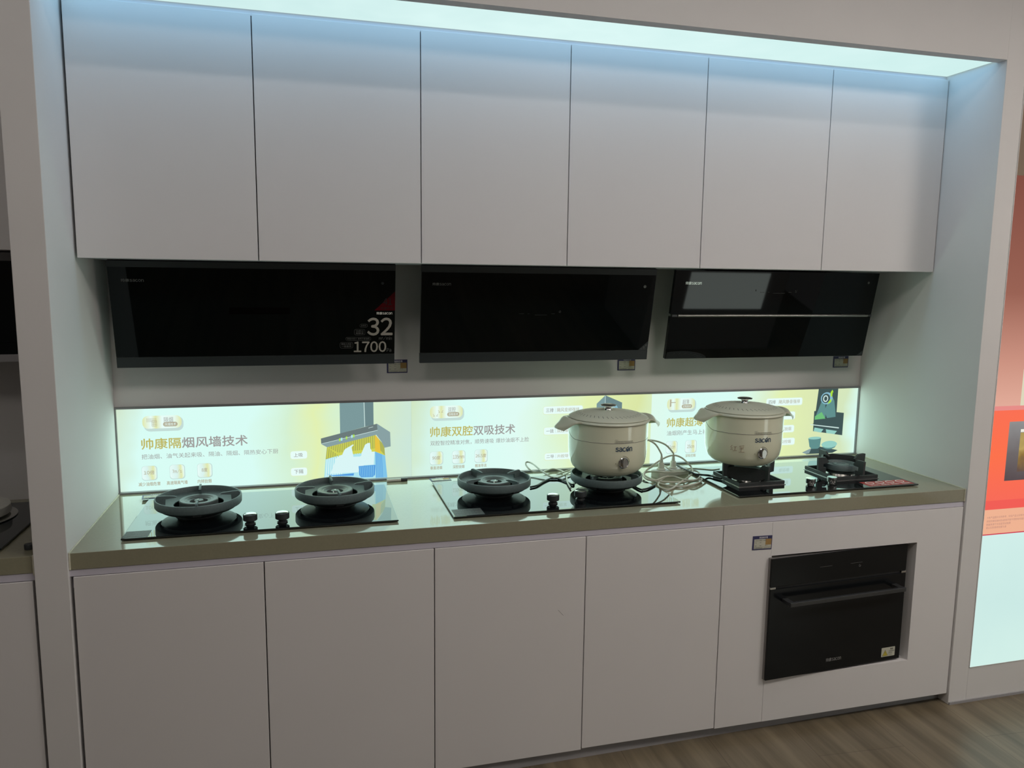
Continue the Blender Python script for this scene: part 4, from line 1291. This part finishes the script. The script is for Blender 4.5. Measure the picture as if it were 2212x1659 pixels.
mesh_object('handwriting', mb, mat('brown_marker', (0.36, 0.23, 0.14), 0.6, noise=0.1), p2, world=False)

# ------------------------------------------------------------------ power strip and cords
ps = thing('power_strip', 'white power strip lying among the tangled cords between the cookers', 'power strip', (2.02, 0.47, ZC))
pl = [atz(1428, 1018, ZC + 0.020), atz(1453.5, 1014, ZC + 0.020)]
d = (pl[1] - pl[0])
d.z = 0
d.normalize()
nv = Vector((-d.y, d.x, 0))
cen = (pl[0] + pl[1]) * 0.5 + d * 0.012
fn = lambda x, y, t_: Vector((cen.x, cen.y, 0)) + d * x + nv * y + Vector((0, 0, t_))
mesh_object('housing', MB().prism(rrect(-0.075, 0.085, -0.024, 0.024, 0.006), fn, ZC, ZC + 0.024), M_PLUG, ps)
mesh_object('socket_face', MB().prism(rrect(-0.070, 0.080, -0.019, 0.019, 0.004), fn, ZC + 0.024, ZC + 0.0252), M_TAGW, ps)
tops, plugs = [], []
for q, lb in zip(pl, ('left plug in the power strip, its white cord looping beside the left cooker', 'right plug in the power strip, its white cord arching back')):
    b0 = ZC + 0.0254
    t = thing('power_plug', lb, 'plug', (q.x, q.y, b0), 0, 'plugs in the power strip')
    mesh_object('plug_body', MB().lathe([(0.016, 0.0), (0.0175, 0.003), (0.0165, 0.006), (0.0125, 0.008), (0.011, 0.026), (0.009, 0.030), (0.0, 0.030)], 24, (q.x, q.y, b0)), M_PLUG, t, smooth=35)
    mb = MB().lathe([(0.0065, 0.030), (0.0075, 0.033), (0.006, 0.035), (0.0068, 0.038), (0.0055, 0.040), (0.0062, 0.043), (0.005, 0.046), (0.0045, 0.054), (0.0, 0.054)], 16, (q.x, q.y, b0))
    mesh_object('strain_relief', mb, M_PLUG, t, smooth=35)
    tops.append(Vector((q.x, q.y, b0 + 0.054)))
    plugs.append(t)


def cord(parent, pts, r, material):
    return mesh_object('cord', MB().tube(smooth_path(pts, 8), r, 8), material, parent, smooth=60)


def cz(x0, y0, s, lst):            # points given in an enlarged view of the photo, with their height
    return [atz(x0 + a / s, y0 + b / s, z) for a, b, z in lst]


zs = ZC + 0.0038
# from the left plug, behind the left cooker
k1 = [tops[0] + Vector((0, 0, -0.004)), tops[0] + Vector((-0.004, 0.0, 0.014)), tops[0] + Vector((-0.030, 0.010, 0.052)), tops[0] + Vector((-0.080, 0.02, 0.068)), tops[0] + Vector((-0.15, 0.02, 0.045)), Vector((1.80, 0.49, ZC + 0.03)), Vector((1.66, 0.52, zs)), Vector((1.56, 0.51, zs))]
k1 += cz(930, 980, 7.135, [(2200, 235, ZC + 0.020), (2050, 335, ZC + 0.016), (1900, 372, ZC + 0.014), (1730, 280, ZC + 0.024), (1580, 160, ZC + 0.036), (1490, 128, ZC + 0.040), (1470, 175, ZC + 0.030), (1560, 265, ZC + 0.014), (1700, 287, ZC + 0.010), (1880, 235, ZC + 0.009), (2040, 275, ZC + 0.007), (2090, 340, ZG + 0.005), (2110, 440, ZG + 0.005), (2160, 530, ZG + 0.005)])
cord(plugs[0], k1, 0.0034, M_CORD)
k2 = [tops[1] + Vector((0, 0, -0.004)), tops[1] + Vector((-0.004, 0.0, 0.010)), tops[1] + Vector((-0.040, 0.004, 0.044)), tops[1] + Vector((-0.100, 0.012, 0.060)), tops[1] + Vector((-0.17, 0.02, 0.050)), Vector((1.82, 0.505, ZC + 0.025)), Vector((1.78, 0.515, zs))]
cord(plugs[1], k2, 0.0034, M_CORD)
sc = 7.628
k3 = cz(1370, 940, sc, [(1400, 560, ZG + 0.010), (1280, 575, ZG + 0.012), (1100, 560, ZC + 0.020), (900, 552, ZC + 0.026), (760, 590, ZC + 0.026), (620, 585, ZC + 0.030), (520, 520, ZC + 0.036), (420, 478, ZC + 0.038), (300, 520, ZC + 0.034), (190, 590, ZC + 0.026), (150, 660, ZC + 0.020), (220, 730, ZC + 0.014), (360, 742, ZC + 0.012), (500, 690, ZC + 0.016), (640, 678, ZC + 0.018), (760, 715, ZC + 0.016), (900, 745, ZC + 0.014), (1030, 730, ZC + 0.014), (1090, 660, ZC + 0.016), (1040, 600, ZC + 0.020), (940, 580, ZC + 0.024),
                         (780, 605, ZC + 0.030), (560, 612, ZC + 0.031), (360, 600, ZC + 0.030), (200, 610, ZC + 0.020), (170, 660, ZC + 0.014), (280, 720, ZC + 0.010), (430, 762, ZC + 0.008), (640, 775, ZC + 0.008), (850, 765, ZC + 0.008), (1040, 745, ZC + 0.008), (1110, 715, ZC + 0.009), (1090, 770, ZC + 0.006), (960, 815, ZC + 0.005), (780, 848, ZC + 0.005), (600, 835, ZC + 0.005), (440, 800, ZC + 0.005), (330, 760, ZC + 0.005)])
cord(ps, k3, 0.0034, M_CORD)
k4 = cz(1370, 940, sc, [(140, 640, ZC + 0.016), (250, 540, ZC + 0.036), (420, 420, ZC + 0.062), (560, 350, ZC + 0.075), (680, 335, ZC + 0.078), (800, 385, ZC + 0.068), (900, 480, ZC + 0.050), (940, 530, ZC + 0.038), (960, 620, ZC + 0.026), (880, 700, ZC + 0.016), (740, 790, ZC + 0.008), (640, 870, ZC + 0.004), (540, 895, ZC + 0.004), (430, 860, ZC + 0.004), (395, 810, ZC + 0.005), (440, 740, ZC + 0.007), (560, 665, ZC + 0.020)])
cord(ps, k4, 0.0034, M_CORD)
k5 = cz(1370, 940, sc, [(700, 490, ZC + 0.030), (780, 535, ZC + 0.028), (900, 590, ZC + 0.034), (1000, 640, ZC + 0.030), (1100, 650, ZG + 0.016), (1220, 660, ZG + 0.006), (1340, 690, ZG + 0.006), (1440, 715, ZG + 0.006)])
tag(mesh_object('black_cable', MB().tube(smooth_path(k5, 8), 0.0036, 8), M_CORDB, smooth=60), 'black cable running from the white coil onto the right hob', 'cable')
k6 = cz(930, 980, 7.135, [(1540, 515, ZG + 0.004), (1640, 490, ZG + 0.004), (1750, 425, ZG + 0.004), (1860, 382, ZG + 0.004), (1980, 390, ZG + 0.004), (2090, 430, ZG + 0.004), (2200, 480, ZG + 0.004)])
k7 = cz(1370, 940, sc, [(20, 850, ZG + 0.004), (80, 885, ZG + 0.004), (150, 893, ZG + 0.004), (230, 875, ZG + 0.004), (320, 830, ZG + 0.004), (345, 812, ZG + 0.004)])
k6 += [Vector((1.600, 0.395, ZG + 0.004)), Vector((1.680, 0.425, ZG + 0.004)), Vector((1.770, 0.375, ZG + 0.004))] + k7[1:]
tag(mesh_object('black_cable', MB().tube(smooth_path(k6, 8), 0.0036, 8), M_CORDB, smooth=60), 'black cable lying on the middle hob and passing behind its right wok ring', 'cable')

# marker pen and cap
p = atz(835, 1036.5, ZC + 0.006)
q = atz(890, 1033, ZC + 0.006)
ax = (q - p).normalized()
t = thing('marker_pen', 'pale marker pen with dark cap lying at the back of the worktop', 'pen', (p.x, p.y, ZC))
t.location.y = min(p.y, 0.575)
off = Vector((0, min(p.y, 0.575) - p.y, 0))
ax.y = 0
ax.normalize()
o_ = p + off
mesh_object('barrel', MB().tube([o_, o_ + ax * 0.052], 0.0058, 14), M_PLUG, t, smooth=40)
mesh_object('cap', MB().tube([o_ + ax * 0.0522, o_ + ax * 0.076], 0.0062, 14), M_KNOB, t, smooth=40)

# ------------------------------------------------------------------ oven, sitting slightly askew in its opening
TH = math.atan2(0.029, 0.5945)
ov = thing('built_in_oven', 'black built-in oven sitting askew in the white cabinet opening', 'oven', (2.179, -0.0055, 0.2080), TH)
OW, OH = 0.595, 0.4490
mb = MB().box(0.0, OW, 0.003, 0.022, 0.0, OH, 0.001)
mb.box(0.035, OW - 0.022, 0.022, 0.42, 0.012, OH - 0.012)
mesh_object('casing', mb, M_OVENS, ov, world=False)
mesh_object('control_panel', MB().box(0.0015, OW - 0.0015, -0.003, 0.003, 0.3460, OH - 0.001, 0.0012), M_OVEN, ov, world=False)
dr = mesh_object('door', MB().box(0.0015, OW - 0.0015, -0.004, 0.003, 0.001, 0.3370, 0.0012), M_OVEN, ov, world=False)
mesh_object('gap_shade', MB().box(0.023, OW - 0.023, 0.0020, 0.0030, 0.3368, 0.3462), M_BLACK, ov, world=False)  # black strip standing in for the shade in the gap above the door
hd = mesh_object('handle', MB().box(0.052, 0.552, -0.052, -0.040, 0.2870, 0.3020, 0.0015), M_OVENH, dr, world=False)
for xx in (0.052, 0.530):
    mesh_object('handle_bracket', MB().box(xx, xx + 0.022, -0.041, -0.004, 0.2885, 0.3005, 0.001), M_OVENH, dr, world=False)
for xx in (0.0015, 0.5720):
    mesh_object('hinge_cap', MB().box(xx, xx + 0.0215, -0.0045, 0.001, 0.3378, 0.3452, 0.0008), M_STEEL, ov, world=False)
fo = lambda dd: (lambda x, y: Vector((x, -dd, y)))
mb = brand_mark(MB(), fo(0.0044), 0.258, 0.0345, 0.066, 0.0138)
mesh_object('brand_lettering', mb, mat('oven_logo', (0.20, 0.20, 0.195), 0.5, noise=0.03), dr, world=False)
mb = MB()
flat_poly(mb, [(0.205, 0.3985), (0.258, 0.3985), (0.258, 0.3993), (0.205, 0.3993)], fo(0.0035))
flat_poly(mb, [(0.338, 0.3985), (0.390, 0.3985), (0.390, 0.3993), (0.338, 0.3993)], fo(0.0035))
mb.tube([Vector((0.379 + 0.0040 * math.cos(R(a)), -0.0035, 0.3870 + 0.0040 * math.sin(R(a)))) for a in range(-230, 50, 20)], 0.0006, 5)
mb.tube([Vector((0.379, -0.0035, 0.3870)), Vector((0.379, -0.0035, 0.3920))], 0.0006, 5)
mesh_object('control_marks', mb, mat('oven_marks', (0.15, 0.15, 0.15), 0.5, noise=0.03), ov, world=False)
mb = MB().prism(rrect(0.5080, 0.5700, 0.0160, 0.0515, 0.002), lambda x, y, t_: Vector((x, -t_, y)), 0.0041, 0.0046)
st = mesh_object('warning_sticker', mb, M_TAGP, dr, world=False)
mb = flat_poly(MB(), [(0.513, 0.0200), (0.537, 0.0200), (0.525, 0.0420)], fo(0.0049))
tr = mesh_object('warning_triangle', mb, M_YELLOW, st, world=False)
mb = MB().tube([Vector((0.513, -0.0050, 0.0200)), Vector((0.537, -0.0050, 0.0200)), Vector((0.525, -0.0050, 0.0420))], 0.0006, 4, True)
lettering(mb, '!', fo(0.0052), 0.5240, 0.0225, w=0.0020, h=0.0125)
lettering(mb, '高温', fo(0.0050), 0.548, 0.0420, w=0.012, h=0.0055, bold=0.02)
lettering(mb, '使用时请勿触摸', fo(0.0050), 0.541, 0.0345, w=0.026, h=0.0036)
lettering(mb, '玻璃表面', fo(0.0050), 0.541, 0.0275, w=0.016, h=0.0036)
lettering(mb, '小心烫伤', fo(0.0050), 0.541, 0.0205, w=0.016, h=0.0036)
mesh_object('sticker_lettering', mb, M_BLACK, st, world=False)

# ------------------------------------------------------------------ red light box at the right
lb = thing('light_box_display', 'tall red and white glowing light box set in the wall at the far right', 'display', (3.45, 0.0, 0.1426))
X0, X1 = 3.0865, 4.05
fl_ = lambda z0, z1, y=-0.0012: MB().box(X0, X1, y, 0.0, z0, z1)
mesh_object('white_panel', fl_(0.1426, 0.6687), glow_ramp('box_white', 2, [(0.0, (0.64, 0.86, 0.80)), (0.5, (0.60, 0.82, 0.78)), (1.0, (0.64, 0.86, 0.82))], 1.0, 0.5, 6), lb)
mesh_object('red_line', fl_(0.6687, 0.6731, -0.0014), glow('box_crimson', (0.62, 0.06, 0.10), 1.0), lb)
mesh_object('peach_band', fl_(0.6731, 0.7682), glow('box_peach', (0.86, 0.45, 0.29), 1.0), lb)
mb = MB()
for k_, (zz, ln) in enumerate(((0.7330, '*本产品图片仅供参考，实际产品以实物为准'), (0.7190, '烘焙效果因食材及使用环境不同而有所差异'), (0.7060, '数据来源于实验室测试结果'), (0.6935, '请以实际使用效果为准'))):
    lettering(mb, ln, lambda x, y: Vector((x, -0.0016, y)), 3.100, zz, h=0.0090)
mesh_object('small_print', mb, glow('box_print', (0.45, 0.24, 0.20), 1.0), lb)
mesh_object('red_band', fl_(0.7682, 0.8030), glow('box_red', (0.88, 0.115, 0.095), 1.0), lb)
mesh_object('orange_panel', fl_(0.8030, 1.1467), glow_ramp('box_orange', 2, [(0.0, (0.94, 0.15, 0.10)), (0.5, (0.98, 0.17, 0.075)), (1.0, (0.96, 0.165, 0.09))], 1.0, 0.0, 5), lb)
mesh_object('pink_band', fl_(1.1467, 1.1632), glow('box_pink', (0.80, 0.27, 0.25), 1.0), lb)
mesh_object('salmon_panel', fl_(1.1632, 1.9935), glow_ramp('box_salmon', 2, [(0.0, (0.76, 0.41, 0.32)), (0.2, (0.60, 0.29, 0.22)), (0.5, (0.32, 0.125, 0.09)), (1.0, (0.22, 0.075, 0.055))], 1.0, 0.0, 5), lb)
mesh_object('picture_cabinet', MB().box(3.2050, X1, -0.0016, -0.0012, 1.1632, 1.30), glow('box_cream', (0.72, 0.68, 0.50), 1.0), lb)
pc = mesh_object('picture_oven', MB().box(3.1640, X1, -0.0020, -0.0012, 0.8771, 1.1029), glow_ramp('box_oven', 2, [(0.0, (0.10, 0.075, 0.08)), (0.5, (0.16, 0.14, 0.14)), (1.0, (0.30, 0.30, 0.30))], 1.0, 0.4, 8), lb)
mesh_object('picture_window', MB().box(3.2190, X1, -0.0024, -0.0020, 0.9100, 1.0600), glow_ramp('box_window', 2, [(0.0, (0.14, 0.09, 0.07)), (0.35, (0.28, 0.17, 0.05)), (0.7, (0.50, 0.36, 0.12)), (1.0, (0.40, 0.30, 0.10))], 1.0, 0.8, 20), pc)
mesh_object('picture_light', MB().box(3.2190, 3.30, -0.0026, -0.0020, 1.0620, 1.0730), glow('box_spark', (0.85, 0.85, 0.75), 1.0), pc)
mesh_object('header_board', MB().box(X0, X1, -0.0012, 0.0, 1.9935, 2.62), M_TAN, lb)
mesh_object('edge_frame', MB().box(X0 - 0.002, X0, -0.002, 0.0, 0.1406, 2.62).box(X0 - 0.002, X1, -0.002, 0.0, 0.1406, 0.1426), M_WALL, lb)

# ------------------------------------------------------------------ neighbouring bay at the left
t = thing('worktop', 'dim olive stone worktop of the neighbouring bay at the left edge', 'countertop', (-0.8, 0.3, 0.8051))
mesh_object('slab', MB().box(-1.70, -0.0832, 0.0091, 0.6184, 0.8051, ZC, 0.0012), M_STONE, t)
structure('trim_6', MB().box(-0.0868, -0.0826, 0.0045, 0.0105, 0.800, ZC + 0.003, 0.001).box(-0.0868, -0.0826, 0.0105, 0.61, ZC - 0.002, ZC + 0.003, 0.001), M_CAULK)
t = thing('base_cabinet', 'white base cabinet of the neighbouring bay at the left edge', 'cabinet', (-0.34, 0.3, 0.0), 0, 'cabinets of the neighbouring bay')
mesh_object('carcass', MB().box(-0.60, -0.0832, 0.0700, 0.6176, 0.0, 0.744), M_SIDE, t)
mesh_object('door', MB().box(-0.5990, -0.0905, 0.0081, 0.0261, 0.0455, 0.7820, 0.0012), M_DOOR, t)
mesh_object('finger_rail', MB().box(-0.60, -0.0832, 0.0115, 0.0695, 0.7842, 0.8045).box(-0.60, -0.0832, 0.034, 0.0695, 0.7445, 0.7840), M_RAIL, t)
t = thing('wall_cabinet', 'white wall cabinet of the neighbouring bay at the left edge', 'cabinet', (-0.34, 0.43, 1.6728), 0, 'cabinets of the neighbouring bay')
mesh_object('carcass', MB().box(-0.60, -0.0832, 0.2668, 0.6176, 1.674, UT), M_SIDE, t)
mesh_object('door', MB().box(-0.5985, -0.0870, 0.2468, 0.2648, 1.6728, UT, 0.0008), M_DOOR, t)
t = thing('range_hood', 'black hood of the neighbouring bay at the left edge', 'range hood', (-0.6, 0.61, 1.33), 0)
mesh_object('casing', MB().box(-1.0, -0.20, 0.415, 0.6186, 1.352, 1.66), M_HOODC, t)
mesh_object('top_trim', MB().box(-1.05, -0.150, 0.400, 0.415, 1.6450, 1.6700), M_FRAME, t)
mesh_object('glass_panel', MB().box(-1.05, -0.150, 0.400, 0.415, 1.4000, 1.6445), M_HOODG, t)
mesh_object('lower_glass', MB().box(-1.05, -0.150, 0.402, 0.415, 1.3640, 1.3990), M_HOODG, t)
mesh_object('lower_bar', MB().box(-1.05, -0.150, 0.398, 0.415, 1.3400, 1.3632, 0.002), M_KICK, t)
t = thing('gas_hob', 'dark glass hob of the neighbouring bay at the left edge', 'hob', (-0.57, 0.3, ZC))
mesh_object('glass_plate', MB().box(-0.96, -0.180, 0.070, 0.550, ZC + 0.0032, ZG, 0.0014), mat('blue_black_glass', (0.006, 0.012, 0.015), 0.05, ior=1.6, noise=0.02), t)
mesh_object('base_tray', MB().box(-0.95, -0.190, 0.080, 0.540, ZC, ZC + 0.0032), M_KNOB, t)
bx, by = -0.395, 0.385
ring = MB().lathe([(0.124, 0.012), (0.132, 0.012), (0.134, 0.016), (0.132, 0.036), (0.126, 0.039), (0.118, 0.038), (0.113, 0.030), (0.075, 0.016), (0.074, 0.012), (0.124, 0.012)], 64, (bx, by, ZG), cap=False)
mesh_object('pan_support', ring, mat('pale_enamel', (0.72, 0.73, 0.66), 0.35, noise=0.04), t, smooth=40)
mesh_object('drip_tray', MB().lathe([(0.070, 0.0005), (0.148, 0.0005), (0.150, 0.003), (0.146, 0.005), (0.120, 0.004), (0.072, 0.0115)], 64, (bx, by, ZG)), M_STEEL, t, smooth=40)
mesh_object('burner_cap', MB().lathe([(0.050, 0.0), (0.056, 0.010), (0.056, 0.030), (0.050, 0.033), (0.0, 0.032)], 40, (bx, by, ZG)), mat('cream_burner', (0.55, 0.53, 0.36), 0.5, noise=0.05), t, smooth=40)
p = atz(63, 1186, ZC)
o = mesh_object('bottle_cap', MB().lathe([(0.011, 0.0), (0.012, 0.002), (0.012, 0.013), (0.0105, 0.015), (0.0, 0.015)], 24, (p.x, p.y, ZC)), M_KNOB, smooth=40)
tag(o, 'small black cap standing on the neighbouring worktop at the left edge', 'cap')

# ------------------------------------------------------------------ lit counter across the aisle, behind the photographer
t = thing('display_counter', 'white counter across the aisle with a glowing front panel', 'counter', (3.7, -2.4, 0.0))
mesh_object('body', MB().box(3.15, 4.30, -2.80, -2.0, 0.0, 0.88, 0.004), M_DOOR, t)
mesh_object('light_panel', MB().box(3.455, 4.130, -2.0, -1.996, 0.360, 0.660), glow('counter_glow', (0.85, 0.95, 0.88), 3.6), t)

bpy.context.view_layer.update()
